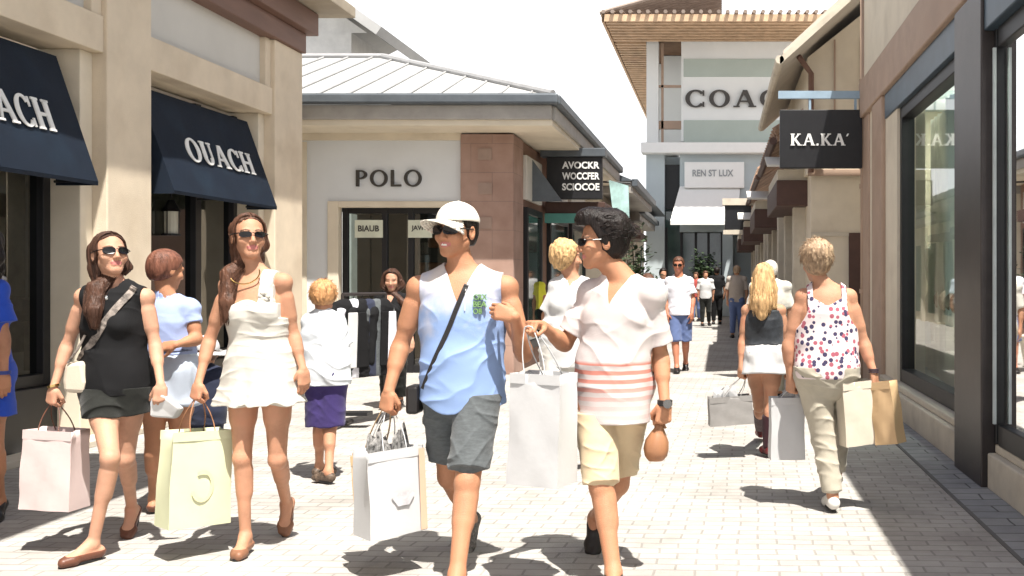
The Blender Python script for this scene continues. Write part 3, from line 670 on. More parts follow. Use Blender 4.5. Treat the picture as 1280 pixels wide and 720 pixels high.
# row of shops down the right side
b = thing('shop_building', 'long row of low shops down the right side under tiled eaves and brown canopies', 'building', (2, 30, 0))
m = MB(); m.box(1.3, 4, 20.05, 46, 0, 3.3); m.build('wall', M_beige2, b)
m = MB()
for y in np.arange(15.6, 44, 2.1): m.box(1.12, 1.36, y, y + .32, 0, 2.9)
build_each(m, 'pilaster', M_stone, b, bevel=.015)
for y in np.arange(16.0, 44, 2.1):
    m = MB(); m.box(1.24, 1.31, y + .2, y + 1.6, .1, 2.4); m.build('shopfront', mat('dark_shopfront', (.05, .035, .03), .25, .5, 1), b)
for k, (y, x, z) in enumerate(((15.2, .84, 3.0), (20.8, .7, 2.95), (27, .62, 2.9), (34, .6, 2.85))):
    m = MB(); m.box(x, 1.74 if k == 0 else 1.4, y, y + 3.0, z - .52, z - .14); build_each(m, 'canopy', M_dbrown, b, bevel=.015)
    m = MB(); m.box(x + .02, 1.72 if k == 0 else 1.4, y + .05, y + 2.9, z - .138, z + .02); m.build('canopy_light_band', M_stone, b)
    m = MB(); m.poly([(x - .15, y - .2, z + .05), (1.75 if k == 0 else 1.4, y - .2, z + .05), (1.75 if k == 0 else 1.4, y + .6, z + .26), (x - .15, y + .6, z + .26)]); m.build('canopy_sheet', M_panel, b, solid=.03)
m = MB()
M_tilerow = mat('aged_roof_tile', (.34, .22, .15), .85, .5, 5, .4, 40)
for y0, y1, x0, z in ((15.4, 20.4, .86, 3.45), (20.6, 29, .82, 3.42), (29.2, 45, .8, 3.35)):
    m.prism([(x0, y0, z), (3.4, y0, z + 1.5), (3.4, y0, z + 1.62), (x0, y0, z + .14)], (0, y1 - y0, 0))
    for y in np.arange(y0, y1, .34): m.tube([(x0 - .04, y, z + .15), (3.2, y, z + 1.68)], .075, 7)
m.build('roof', M_tilerow, b)
m = MB()
for y0, y1, x0, z in ((15.4, 20.4, .86, 3.45), (20.6, 29, .82, 3.42), (29.2, 45, .8, 3.35)): m.tube([(x0 - .06, y0, z + .02), (x0 - .06, y1, z + .02)], .06, 8)
build_each(m, 'gutter', M_dbrown, b)
t = thing('blade_sign', 'small blank black square sign far down the right side before the white store', 'sign', (.5, 28, 2.5))
yy = 28.0; m = MB(); m.box(fx_(906, yy), fx_(939, yy), yy, yy + .15, fz_(287, yy), fz_(257, yy)); m.build('panel', M_black, t, .01)
m = MB(); m.box(fx_(903, yy), fx_(942, yy), yy - .05, yy + .2, fz_(256.5, yy), fz_(248, yy)); m.box(fx_(904, yy), fx_(941, yy), yy - .04, yy + .2, fz_(293, yy), fz_(287.5, yy)); m.box(fx_(930, yy), 1.3, yy + .05, yy + .1, fz_(252, yy), fz_(250, yy)); build_each(m, 'bracket', M_stone, t)
# =================================================================== implicit surfaces -> one continuous mesh
def vn(seed):
    rs = np.random.RandomState(seed)
    return rs.rand(32, 32, 32).astype(np.float32)
LAT = {k: vn(k) for k in range(3)}
def noise3(X, Y, Z, s=0):
    X, Y, Z = np.broadcast_arrays(X, Y, Z)
    L = LAT[s % 3]
    xi = np.floor(X).astype(np.int32); yi = np.floor(Y).astype(np.int32); zi = np.floor(Z).astype(np.int32)
    fx, fy, fz = X - xi, Y - yi, Z - zi
    fx = fx * fx * (3 - 2 * fx); fy = fy * fy * (3 - 2 * fy); fz = fz * fz * (3 - 2 * fz)
    g = lambda a, b, c: L[(xi + a) & 31, (yi + b) & 31, (zi + c) & 31]
    x00 = g(0, 0, 0) * (1 - fx) + g(1, 0, 0) * fx; x10 = g(0, 1, 0) * (1 - fx) + g(1, 1, 0) * fx
    x01 = g(0, 0, 1) * (1 - fx) + g(1, 0, 1) * fx; x11 = g(0, 1, 1) * (1 - fx) + g(1, 1, 1) * fx
    return ((x00 * (1 - fy) + x10 * fy) * (1 - fz) + (x01 * (1 - fy) + x11 * fy) * fz) * 2 - 1
def A(*v): return np.array(v if len(v) > 1 else v[0], float)
def nrm(v): v = A(v) if not isinstance(v, np.ndarray) else v; return v / (np.linalg.norm(v) + 1e-12)
def lerp(a, b, t): return a + (b - a) * t

class Cone:
    """tapered capsule; flat=(unit axis, s): squeezed along the axis by s; cap: cut square at b (or both ends)"""
    def __init__(s, a, b, r1, r2, flat=None, cap=None, k=None, tag=''):
        s.a, s.b, s.r1, s.r2, s.flat, s.cap, s.k, s.tag = A(a), A(b), r1, r2, flat, cap, k, tag
    def box(s, inf):
        r = max(s.r1, s.r2) + inf
        return np.minimum(s.a, s.b) - r, np.maximum(s.a, s.b) + r
    def ev(s, X, Y, Z, inf):
        ab = s.b - s.a; L2 = float(ab @ ab) + 1e-12
        qx, qy, qz = X - s.a[0], Y - s.a[1], Z - s.a[2]
        t0 = (qx * ab[0] + qy * ab[1] + qz * ab[2]) / L2
        t = np.clip(t0, 0, 1)
        dx, dy, dz = qx - t * ab[0], qy - t * ab[1], qz - t * ab[2]
        f = 1.0
        if s.flat is not None:
            u, sc = s.flat; c = (dx * u[0] + dy * u[1] + dz * u[2]) * (sc - 1)
            dx, dy, dz = dx + c * u[0], dy + c * u[1], dz + c * u[2]; f = sc ** .5
        d = (np.sqrt(dx * dx + dy * dy + dz * dz) - (s.r1 + (s.r2 - s.r1) * t)) / f - inf
        if s.cap:
            L = L2 ** .5
            d = np.maximum(d, (t0 - 1) * L)
            if s.cap == 'both': d = np.maximum(d, -t0 * L)
        return d
class Ell:
    def __init__(s, c, r, M=None, k=None, tag=''):
        s.c, s.r, s.M, s.k, s.tag = A(c), A(r), (np.eye(3) if M is None else A(M)), k, tag
    def box(s, inf):
        r = s.r.max() + inf; return s.c - r, s.c + r
    def ev(s, X, Y, Z, inf):
        qx, qy, qz = X - s.c[0], Y - s.c[1], Z - s.c[2]
        k0 = 0; k1 = 0
        for i in range(3):
            m = s.M[i]; p = qx * m[0] + qy * m[1] + qz * m[2]; r = s.r[i] + inf
            k0 = k0 + (p / r) ** 2; k1 = k1 + (p / (r * r)) ** 2
        k0 = np.sqrt(k0); k1 = np.sqrt(k1) + 1e-9
        return k0 * (k0 - 1) / k1

class Field:
    def __init__(s, prims, h, inf=0.0, pad=.03):
        lo = np.min([p.box(inf)[0] for p in prims], axis=0) - pad; hi = np.max([p.box(inf)[1] for p in prims], axis=0) + pad
        s.h = h; s.lo = lo; s.n = np.ceil((hi - lo) / h).astype(int) + 1
        s.ax = [(lo[i] + h * np.arange(s.n[i])).astype(np.float32) for i in range(3)]
        s.D = np.full(s.n, .08, np.float32); s.inf = inf
    def grids(s, sl=(slice(None),) * 3):
        return s.ax[0][sl[0]][:, None, None], s.ax[1][sl[1]][None, :, None], s.ax[2][sl[2]][None, None, :]
    def sl(s, lo, hi):
        out = []
        for i in range(3):
            a = int(max(0, math.floor((lo[i] - s.lo[i]) / s.h))); b = int(min(s.n[i], math.ceil((hi[i] - s.lo[i]) / s.h) + 1)); out.append(slice(a, max(a, b)))
        return tuple(out)
    def add(s, prims, k=.02, inf=None):
        inf = s.inf if inf is None else inf
        for p in prims:
            kk = p.k if p.k is not None else k
            lo, hi = p.box(inf); sl = s.sl(lo - kk - s.h * 2, hi + kk + s.h * 2); X, Y, Z = s.grids(sl)
            d = p.ev(X, Y, Z, inf).astype(np.float32); D = s.D[sl]
            if kk > 0:
                hh = np.maximum(kk - np.abs(D - d), 0) / kk; s.D[sl] = np.minimum(D, d) - hh * hh * kk * .25
            else: s.D[sl] = np.minimum(D, d)
        return s
    def sub(s, prims, k=.008):
        for p in prims:
            lo, hi = p.box(0); sl = s.sl(lo - k - s.h, hi + k + s.h); X, Y, Z = s.grids(sl)
            d = -p.ev(X, Y, Z, 0).astype(np.float32); D = s.D[sl]
            hh = np.maximum(k - np.abs(D - d), 0) / k; s.D[sl] = np.maximum(D, d) + hh * hh * k * .25
        return s
    def cut(s, fn):
        """fn(X,Y,Z) > 0 is removed"""
        s.D = np.maximum(s.D, np.broadcast_to(fn(*s.grids()), s.D.shape).astype(np.float32)); return s
    def displace(s, fn):
        band = np.abs(s.D) < .05
        ix = np.nonzero(band); X, Y, Z = s.ax[0][ix[0]], s.ax[1][ix[1]], s.ax[2][ix[2]]
        s.D[ix] += fn(X, Y, Z).astype(np.float32); return s
    def mesh(s):
        D = s.D; D[0] = D[-1] = .05; D[:, 0] = D[:, -1] = .05; D[:, :, 0] = D[:, :, -1] = .05
        I = D < 0
        c = np.zeros(tuple(x - 1 for x in D.shape), np.uint8)
        offs = [(a, b, e) for a in (0, 1) for b in (0, 1) for e in (0, 1)]
        nx, ny, nz = c.shape
        for a, b, e in offs: c += I[a:a + nx, b:b + ny, e:e + nz]
        cells = np.nonzero((c > 0) & (c < 8))
        ci = np.stack(cells, 1)
        vals = np.stack([D[ci[:, 0] + a, ci[:, 1] + b, ci[:, 2] + e] for a, b, e in offs], 1)
        acc = np.zeros((len(ci), 3)); cnt = np.zeros(len(ci))
        for i in range(8):
            for j in range(i + 1, 8):
                oi, oj = A(offs[i]), A(offs[j])
                if np.abs(oi - oj).sum() != 1: continue
                m = (vals[:, i] < 0) != (vals[:, j] < 0)
                t = vals[m, i] / (vals[m, i] - vals[m, j])
                acc[m] += oi + (oj - oi) * t[:, None]; cnt[m] += 1
        V = (ci + acc / cnt[:, None]) * s.h + s.lo
        idx = np.full(c.shape, -1, np.int32); idx[cells] = np.arange(len(ci))
        Q = []
        for axis in range(3):
            sl0 = [slice(1, -1)] * 3; sl1 = [slice(1, -1)] * 3
            sl0[axis] = slice(0, -1); sl1[axis] = slice(1, None)
            a, b = I[tuple(sl0)], I[tuple(sl1)]
            e = np.nonzero(a != b); inside = a[e]
            p = np.stack(e, 1)
            for o in range(3):
                if o != axis: p[:, o] += 1
            u, v = [o for o in range(3) if o != axis]
            def g(du, dv):
                q = p.copy(); q[:, u] -= du; q[:, v] -= dv; return idx[q[:, 0], q[:, 1], q[:, 2]]
            quad = np.stack([g(1, 1), g(0, 1), g(0, 0), g(1, 0)], 1)
            flip = inside if axis != 1 else ~inside
            quad[~flip] = quad[~flip][:, ::-1]
            Q.append(quad)
        Q = np.concatenate(Q); Q = Q[(Q >= 0).all(1)]
        return V, Q

def smooth_v(V, Q, it=1, lam=.5):
    n = len(V)
    for _ in range(it):
        acc = np.zeros_like(V); cnt = np.zeros(n)
        for a, b in ((0, 1), (1, 2), (2, 3), (3, 0)):
            for d in range(3):
                acc[:, d] += np.bincount(Q[:, a], V[Q[:, b], d], n) + np.bincount(Q[:, b], V[Q[:, a], d], n)
            cnt += np.bincount(Q[:, a], minlength=n) + np.bincount(Q[:, b], minlength=n)
        V = V + lam * (acc / np.maximum(cnt, 1)[:, None] - V)
    return V
def mesh_from(name, V, Q, mats, parent, base, mi=None):
    me = bpy.data.meshes.new(name)
    me.vertices.add(len(V)); me.vertices.foreach_set('co', (V - base).astype(np.float32).ravel())
    k = Q.shape[1]
    me.loops.add(len(Q) * k); me.loops.foreach_set('vertex_index', Q.astype(np.int32).ravel())
    me.polygons.add(len(Q)); me.polygons.foreach_set('loop_start', (np.arange(len(Q)) * k).astype(np.int32))
    me.polygons.foreach_set('loop_total', np.full(len(Q), k, np.int32))
    if mi is not None: me.polygons.foreach_set('material_index', mi.astype(np.int32))
    me.update(calc_edges=True)
    return link_mesh(name, me, mats, parent, smooth=True)

# ------------------------------------------------------------------ cloth noise
def folds(seed, amp=.004, scale=14.0, stretch=(1, 1, .45), sharp=True):
    """creases: warped, broken ridges running in a few slanting directions"""
    rs = random.Random(seed * 31 + int(scale)); dirs = [(rs.uniform(.5, 1) * sg, rs.uniform(-.4, .4), zz) for sg, zz in ((1, 1.0), (-1, 1.1), (.35, 1.6))]
    hs = stretch[2]
    def fn(X, Y, Z):
        w1 = noise3(X * 5 + seed, Y * 5, Z * 5, seed); w2 = noise3(X * 9 + 11, Y * 9, Z * 9 + seed * 3, seed + 1); out = 0
        for q, (a, b, c) in enumerate(dirs):
            ph_ = (a * X * stretch[0] + b * Y * stretch[1] + c * Z * (.55 + hs * .5)) * scale * 3.4 + w1 * 3.2 + w2 * 1.3 + q * 2.1
            rid = (1 - np.abs(np.sin(ph_ * .5))) ** 2.2
            msk = np.clip(noise3(X * 6.5 + q * 5, Y * 6.5, Z * 6.5 + seed, seed + q) * 1.8 + .25, 0, 1)
            out = out - rid * msk
        return amp * (1.15 * out + .35 * w2) + amp * .25
    return fn
def folds_old(seed, amp=.004, scale=14.0, stretch=(1, 1, .45), sharp=True):
    def fn(X, Y, Z):
        a = noise3(X * scale * stretch[0] + 7, Y * scale * stretch[1] + 3, Z * scale * stretch[2] + seed * 1.7, seed)
        b = noise3(X * scale * 2.3 * stretch[0], Y * scale * 2.3 * stretch[1] + seed, Z * scale * 2.3 * stretch[2], seed + 1)
        if sharp: a = 1 - 2 * np.abs(a) ** .8
        return amp * (a + .45 * b)
    return fn

# ------------------------------------------------------------------ skin and hair materials
def skin_mat(name, rgb):
    return mat(name, rgb, .56, .2, 7, .3, 200, spec=.35, sss=.10, dirt=((rgb[0]*.80, rgb[1]*.55, rgb[2]*.5), 7, .45))
SK1 = skin_mat('skin_fair', (.54, .295, .195)); SK2 = skin_mat('skin_tan', (.45, .215, .12)); SK3 = skin_mat('skin_light_tan', (.48, .245, .15)); SK4 = skin_mat('skin_brown', (.33, .165, .10))
M_lip = mat('lips', (.48, .17, .15), .4, .08, 9); M_brow = mat('brow', (.12, .065, .04), .8); M_teeth = mat('teeth', (.75, .72, .66), .3)
def hair_mat(name, rgb, rough=.42):
    m = mat(name, rgb, rough, .55, 55, .5, 210, stretch=(1, 1, .09), spec=.25); return m
H_brown = hair_mat('brown_hair', (.066, .032, .021)); H_dark = hair_mat('dark_brown_hair', (.012, .008, .007)); H_blond = hair_mat('blond_hair', (.55, .35, .17)); H_red = hair_mat('reddish_hair', (.17, .07, .045))
H_grey = hair_mat('greyish_blond_hair', (.36, .25, .16)); H_straw = hair_mat('strawberry_blond_hair', (.48, .25, .11)); H_white = hair_mat('white_hair', (.62, .58, .52)); H_warm = hair_mat('warm_brown_hair', (.095, .044, .027))
M_lens = mat('sunglass_lens', (.008, .007, .008), .16, .1, 5, spec=.35); M_eyew = mat('eye_white', (.7, .68, .65), .2); M_iris = mat('eye_iris', (.05, .03, .02), .15)

class Person:
    def __init__(s, spec):
        s.sp = spec; d = spec['d']; s.d = d
        P = lambda q: at(q[0], q[1], d + (q[2] if len(q) > 2 else 0))
        s.male = spec.get('male', True); s.k = spec.get('k', 1.0)
        s.S = [P(q) for q in spec['sh']]; s.Hp = [P(q) for q in spec['hip']]
        s.E = [P(a[0]) for a in spec['arms']]; s.W = [P(a[1]) for a in spec['arms']]
        s.K = [P(a[0]) for a in spec['legs']]
        s.An = []
        for a in spec['legs']:
            x = (a[1][0] - CX) * a[1][1] / F; s.An.append(A(x, a[1][1], a[1][2]))
        s.Sm = (s.S[0] + s.S[1]) / 2; s.Pm = (s.Hp[0] + s.Hp[1]) / 2
        lat = s.S[1] - s.S[0]; s.lat = nrm(lat)
        lt2 = A(lat[0], lat[1], 0); lt2 = nrm(lt2); s.lat2 = lt2
        s.fwd = np.cross(lt2, A(0, 0, 1.0)) * spec.get('face', 1)   # lat=+x, face=1 -> -y, towards the camera
        s.up = nrm(s.Sm - s.Pm)
        s.base = A(s.Pm[0], s.Pm[1], 0)
        y, p = R(spec['yaw']), R(spec.get('pitch', 0)); s.hs = spec.get('hs', 1.0) * s.k
        s.hf = A(math.sin(y) * math.cos(p), -math.cos(y) * math.cos(p), math.sin(p))
        s.hr = nrm(np.cross(s.hf, A(0, 0, 1.0))); s.hu = np.cross(s.hr, s.hf)
        rl = R(spec.get('roll', 0)); s.hr, s.hu = s.hr * math.cos(rl) + s.hu * math.sin(rl), -s.hr * math.sin(rl) + s.hu * math.cos(rl)
        s.H = P(spec['head'])
        s.cloth = []
        s.root = thing('person', spec['label'], 'person', s.base, spec.get('group'))
        s.h = spec.get('h', .0045)
    def hp(s, x, y, z): return s.H + (s.hr * x + s.hf * y + s.hu * z) * s.hs
    def hc(s, a, b, r1, r2, **kw): return Cone(s.hp(*a), s.hp(*b), r1 * s.hs, r2 * s.hs, **kw)
    def he(s, c, r, **kw): return Ell(s.hp(*c), A(r) * s.hs, np.stack([s.hr, s.hf, s.hu]), **kw)
    def prims(s):
        sp, k = s.sp, s.k; m = s.male; f = s.fwd; out = {}
        cw, ww, hw = sp.get('w', (.165, .15, .16) if m else (.135, .115, .155)); dd = sp.get('dep', 1.0)
        T = lambda t: lerp(s.Pm, s.Sm, t)
        up = s.up
        def tor(t0, t1, w0, w1, dep, tg, off=0): return Cone(T(t0) + f * off, T(t1) + f * off, w0, w1, flat=(f, ((w0 + w1) / 2) / (dep * dd * k)), tag=tg)
        bd = (.118, .108, .115) if m else (.098, .088, .112)
        t = [tor(.0, .14, hw, hw * .97, bd[2], 'pelvis'), tor(.14, .42, hw * .93, ww, (bd[1] + bd[2]) / 2, 'waist'), tor(.42, .66, ww, cw * .98, bd[1] + .004, 'waist'),
             tor(.62, .80, cw, cw * .96, bd[0], 'chest'), tor(.80, .93, cw * .9, cw * .72, bd[0] * .85, 'chest', -.01)]
        if not m:
            bs = sp.get('bust', .05)
            for sg in (-1, 1): t.append(Ell(T(.69) + s.lat2 * sg * .058 * k + f * .068 * k, A(bs, bs, bs * 1.05) * k, tag='bust', k=.03))
        else:
            for sg in (-1, 1): t.append(Ell(T(.76) + s.lat2 * sg * .075 * k + f * .06 * k, A(.075, .045, .055) * k, np.stack([s.lat2, f, A(0, 0, 1.)]), tag='bust', k=.03))
        for sg, hh in ((-1, s.Hp[0]), (1, s.Hp[1])): t.append(Ell(hh - f * .052 * k + A(0, 0, .015), A(.082, .075, .09) * k * (1 if m else 1.04), tag='glute', k=.03))
        out['torso'] = t
        neck0 = s.hp(0, -.012, -.07); nb = s.Sm + up * (.058 if m else .045) * k - f * .012; s.nb = nb
        nr = (.058 if m else .045) * k
        out['neck'] = [Cone(neck0, nb, nr * .95, nr * 1.08, tag='neck')]
        sr = (.052 if m else .041) * k
        out['shoulder'] = []
        for S_ in s.S:
            out['shoulder'] += [Cone(lerp(s.Sm, S_, .1) + up * .012 * k, lerp(s.Sm, S_, .93), sr * .95, sr * 1.05, tag='sh'),
                                Cone(lerp(neck0, nb, .6), lerp(s.Sm, S_, .74) + up * .018 * k, sr * .74, sr * .64, tag='trap', k=.03),
                                Ell(S_ + nrm(S_ - s.Sm) * .008, A(1, 1, 1) * sr * (1.08 if m else 1.0), tag='delt')]
        arms = []
        for i in range(2):
            a, e, w_ = s.S[i], s.E[i], s.W[i]; q = (1.0 if m else .82) * k * sp.get('arm', 1)
            arms += [Cone(a, e, .047 * q, .037 * q, tag='ua%d' % i), Cone(lerp(a, e, .3), lerp(a, e, .62), .049 * q, .045 * q, tag='ua%d' % i),
                     Cone(e, w_, .036 * q, .025 * q, tag='fa%d' % i), Cone(lerp(e, w_, .15), lerp(e, w_, .42), .043 * q, .036 * q, tag='fa%d' % i)]
        out['arms'] = arms
        c_ = .98 if m else .85
        legs = []; q = (1.0 if m else 1.0) * k * sp.get('leg', 1)
        for i in range(2):
            h_, kn, an = s.Hp[i], s.K[i], s.An[i]; bk = nrm(np.cross(kn - an, s.lat2)); bk = bk if bk @ f < 0 else -bk
            legs += [Cone(h_, kn, .086 * q, .054 * q * (c_ + .04), tag='th%d' % i), Cone(lerp(h_, kn, .1), lerp(h_, kn, .5), .09 * q, .073 * q, tag='th%d' % i),
                     Cone(kn, an, .050 * q * c_, .035 * q * c_, tag='ca%d' % i), Cone(lerp(kn, an, .16) + bk * .017, lerp(kn, an, .42) + bk * .016, .052 * q * c_, .046 * q * c_, tag='ca%d' % i, k=.03),
                     Ell(kn + (-bk) * .012, A(.046, .046, .052) * q * (c_ + .03), tag='kn%d' % i), Ell(an, A(.037, .037, .045) * q * c_, tag='an%d' % i)]
        out['legs'] = legs
        out['feet'] = []; s.footp = []
        for i in range(2):
            an = s.An[i]; fy, fp = s.sp['legs'][i][2], s.sp['legs'][i][3]
            y = R(fy); p = R(fp)
            fd = A(math.sin(y) * math.cos(p), -math.cos(y) * math.cos(p), -math.sin(p)); fu = nrm(np.cross(np.cross(fd, A(0, 0, 1.0)), fd)); fl = np.cross(fd, fu)
            fk = k * (1.0 if m else .9); heel = an - fu * .042 * fk - fd * .03 * fk; ball = an + fd * .115 * fk - fu * .058 * fk; toe = an + fd * .165 * fk - fu * .062 * fk
            fp_ = [Cone(heel, ball, .034 * fk, .03 * fk, tag='ft%d' % i), Cone(an + fd * .015, ball, .034 * fk, .026 * fk, tag='ft%d' % i), Cone(ball - fl * .018 * fk, toe - fl * .014 * fk, .028 * fk, .021 * fk, tag='ft%d' % i), Cone(ball + fl * .016 * fk, toe + fl * .012 * fk - fd * .012, .026 * fk, .019 * fk, tag='ft%d' % i)]
            out['feet'] += fp_; s.footp.append((an, fd, fu, fl, fk, fp_))
        # head
        jw = .046 if m else .037; fw = .058 if m else .053; jr = .022 if m else .018
        cr = .073 if m else .068
        hd = [s.he((0, -.014, .032), (cr, .093, .08)), s.he((0, .028, -.03), (fw, .058, .078), k=.03),
              s.hc((0, .03, -.062), (0, .06, -.092), .036 if m else .031, .021 if m else .018, k=.03),
              s.hc((jw, .0, -.05), (.014, .058, -.094), jr, jr * .78, k=.02), s.hc((-jw, .0, -.05), (-.014, .058, -.094), jr, jr * .78, k=.02),
              s.hc((-.034, .071, .016), (.034, .071, .016), .013, .013, k=.012),
              s.he((.038, .058, -.03), (.024, .024, .022), k=.02), s.he((-.038, .058, -.03), (.024, .024, .022), k=.02),
              s.hc((0, .082, .004), (0, .1, -.034), .0085, .0115, k=.01), s.he((.011, .091, -.037), (.008, .009, .007), k=.005), s.he((-.011, .091, -.037), (.008, .009, .007), k=.005),
              s.hc((-.016, .079, -.0575), (.016, .079, -.0575), .0075, .0075, k=.005), s.hc((-.013, .078, -.070), (.013, .078, -.070), .0085, .0085, k=.005)]
        for sg in (-1, 1):
            hd += [s.he((sg * (.0765 if m else .0715), -.008, -.008), (.010, .02, .032), k=.006)]
        out['head'] = hd
        out['headsub'] = [s.he((.032, .093, -.002), (.016, .016, .011)), s.he((-.032, .093, -.002), (.016, .016, .011)), s.he((.085, -.002, -.006), (.007, .011, .018)), s.he((-.085, -.002, -.006), (.007, .011, .018)),
                          s.hc((-.02, .092, -.0638), (.02, .092, -.0638), .0022, .0022)]
        # hands
        hands = []; s.grip = []
        for i in range(2):
            mode, dr, nn = s.sp['arms'][i][2:5]; th = s.sp['arms'][i][5] if len(s.sp['arms'][i]) > 5 else 1
            w_ = s.W[i]; D_ = nrm(A(dr)); N_ = A(nn); N_ = nrm(N_ - D_ * (N_ @ D_)); Wd = np.cross(D_, N_) * th   # Wd: towards the thumb
            q = (1.0 if m else .88) * k
            ang = dict(relax=(22, 30, 20), grip=(68, 82, 45), flat=(8, 12, 8), curl=(45, 55, 35))[mode]
            pr = [Cone(w_, w_ + D_ * .025 * q, .026 * q, .03 * q, flat=(N_, 1.5))]
            for j, (o, L1, L2, L3) in enumerate(((.028, .043, .027, .02), (.0095, .047, .031, .021), (-.0095, .043, .029, .02), (-.027, .034, .021, .018))):
                kn = w_ + (D_ * (.088 - (.004 if j in (0, 2) else 0) - (.012 if j == 3 else 0)) + Wd * o) * q
                pr.append(Cone(w_ + (D_ * .02 + Wd * o * .7) * q, kn, .0155 * q, .0125 * q, k=.012))
                a0 = 0; p0 = kn
                for L_, an_, r0, r1 in ((L1, ang[0], .0098, .0088), (L2, ang[1], .0088, .008), (L3, ang[2], .008, .0066)):
                    a0 += R(an_ + j * 2); dirv = D_ * math.cos(a0) + N_ * math.sin(a0) + Wd * (o * .9 * (1 if a0 < .8 else 0)); p1 = p0 + dirv * L_ * q
                    pr.append(Cone(p0, p1, r0 * q, r1 * q, k=.0015)); p0 = p1
            tb = w_ + (D_ * .022 + Wd * .026 + N_ * .008) * q; t1 = tb + nrm(D_ * .75 + Wd * .5 + N_ * .45) * .042 * q
            t2 = t1 + nrm(D_ * .7 + N_ * (.75 if mode in ('grip', 'curl') else .3) + Wd * (-.25 if mode == 'grip' else .2)) * .036 * q
            pr += [Cone(tb, t1, .0165 * q, .0115 * q, k=.01), Cone(t1, t2, .0108 * q, .0082 * q, k=.002)]
            hands += pr; s.grip.append(w_ + (D_ * .098 + N_ * .026) * q)
        out['hands'] = hands
        s.pr = out; return out
    def loc(s, V):
        q = (V - s.H) / s.hs; return q @ s.hr, q @ s.hf, q @ s.hu
    def uv(s, X, Y, Z):
        """lateral and forward coordinates about the torso axis at height Z"""
        ax = (s.Sm - s.Pm) / (s.Sm[2] - s.Pm[2])
        cx = s.Pm[0] + ax[0] * (Z - s.Pm[2]); cy = s.Pm[1] + ax[1] * (Z - s.Pm[2])
        qx, qy = X - cx, Y - cy
        return qx * s.lat2[0] + qy * s.lat2[1], qx * s.fwd[0] + qy * s.fwd[1]
    def body(s, skin, barefeet=True, face=True):
        p = s.prims(); P_ = p['torso'] + p['neck'] + p['shoulder'] + p['arms'] + p['legs'] + p['feet'] + p['hands'] + p['head']
        f = Field(P_, s.h); f.add(p['torso'], .035); f.add(p['shoulder'], .03); f.add(p['arms'], .02); f.add(p['legs'], .022); f.add(p['feet'], .015)
        f2 = Field(p['head'] + p['neck'], s.h); 
        f.add(p['head'][:1], .01); f.add(p['head'][1:], .014); f.add(p['neck'], .022); f.sub(p['headsub'][:4], .008); f.sub(p['headsub'][4:], .002)
        f.add(p['hands'], .006)
        V, Q = f.mesh(); V = smooth_v(V, Q, 1, .35)
        c = V[Q].mean(1); x, y, z = s.loc(c); mi = np.zeros(len(Q), int)
        if face:
            lipz = (np.abs(z + .0635 - .10 * x * x * 8) < .0135 - np.abs(x) * .28) & (np.abs(x) < .027) & (y > .074)
            mi[lipz] = 1
            if s.sp.get('smile'): mi[(np.abs(z + .0638) < .0036) & (np.abs(x) < .014) & (y > .07)] = 3
            bz = (np.abs(z - .0235 + np.abs(np.abs(x) - .03) * .25) < .0045) & (np.abs(x) > .012) & (np.abs(x) < .05) & (y > .045); mi[bz] = 2
        s.bodyf = Field(p['torso'] + pick(p['legs'], 'th'), .008); s.bodyf.add(p['torso'], .035); s.bodyf.add(pick(p['legs'], 'th'), .022)
        mesh_from('body', V, Q, [skin, M_lip, M_brow, M_teeth], s.root, s.base, mi)
        if face and not s.sp.get('noeyes'):
            for sg in (-1, 1):
                e = MB(); e.ball(s.hp(sg * .032, .0745, -.001), .0125 * s.hs, 12, 8); eo = e.build('eye', M_eyew, s.root, smooth=True)
                e = MB(); e.ball(s.hp(sg * .032, .0825, -.001), .0058 * s.hs, 10, 6); e.build('iris', M_iris, eo, smooth=True)
    def garment(s, name, prims, m, inf=.013, k=.03, cuts=(), noise=None, h=None, add=(), smooth=1, lab=None, under=()):
        f = Field(list(prims) + list(add) + list(under), h or s.h, inf, pad=.04); f.add(prims, k); f.add(add, k, 0)
        if noise: f.displace(noise)
        f.add(list(prims) + list(under), .035, .004)
        for c in cuts: f.cut(c)
        V, Q = f.mesh(); V = smooth_v(V, Q, smooth, .4)
        o = mesh_from(name, V, Q, m, s.root, s.base)
        if lab: o['label'] = lab
        s.cloth.append(f); return o
    def surf(s, f, u, z, side=1, u_axis=None):
        """point on garment field f at lateral u and height z, on the front (side=1) or back"""
        ax = (s.Sm - s.Pm) / (s.Sm[2] - s.Pm[2]); c = s.Pm + ax * (z - s.Pm[2])
        best = None
        for r in np.arange(.30, -.05, -.004):
            q = c + s.lat2 * u + s.fwd * r * side; i = ((q - f.lo) / f.h).astype(int)
            if (i < 0).any() or (i >= f.n).any(): continue
            if f.D[i[0], i[1], i[2]] < 0: best = q + s.fwd * side * .006; break
        return best if best is not None else c + s.lat2 * u + s.fwd * .1 * side
    def strap(s, f, pts, m, wdt=.03, name='strap', side=1, parent=None, n=30):
        """ribbon lying on the garment through (u, z) points"""
        pts = [np.array(p, float) for p in pts]; path = []
        for i in range(n + 1):
            t = i / n * (len(pts) - 1); a = int(min(t, len(pts) - 2)); q = lerp(pts[a], pts[a + 1], t - a); path.append(s.surf(f, q[0], q[1], side))
        path = [sum(path[max(0, i - 2):i + 3]) / len(path[max(0, i - 2):i + 3]) for i in range(len(path))]
        mb = MB()
        for i in range(n):
            t = nrm(path[i + 1] - path[i]); w_ = nrm(np.cross(t, s.fwd)) * wdt / 2
            t2 = nrm(path[min(i + 2, n)] - path[min(i + 1, n - 1)]); w2 = nrm(np.cross(t2, s.fwd)) * wdt / 2
            mb.poly([path[i] - w_, path[i + 1] - w2, path[i + 1] + w2, path[i] + w_])
        return mb.build(name, m, parent or s.root, solid=.005), path
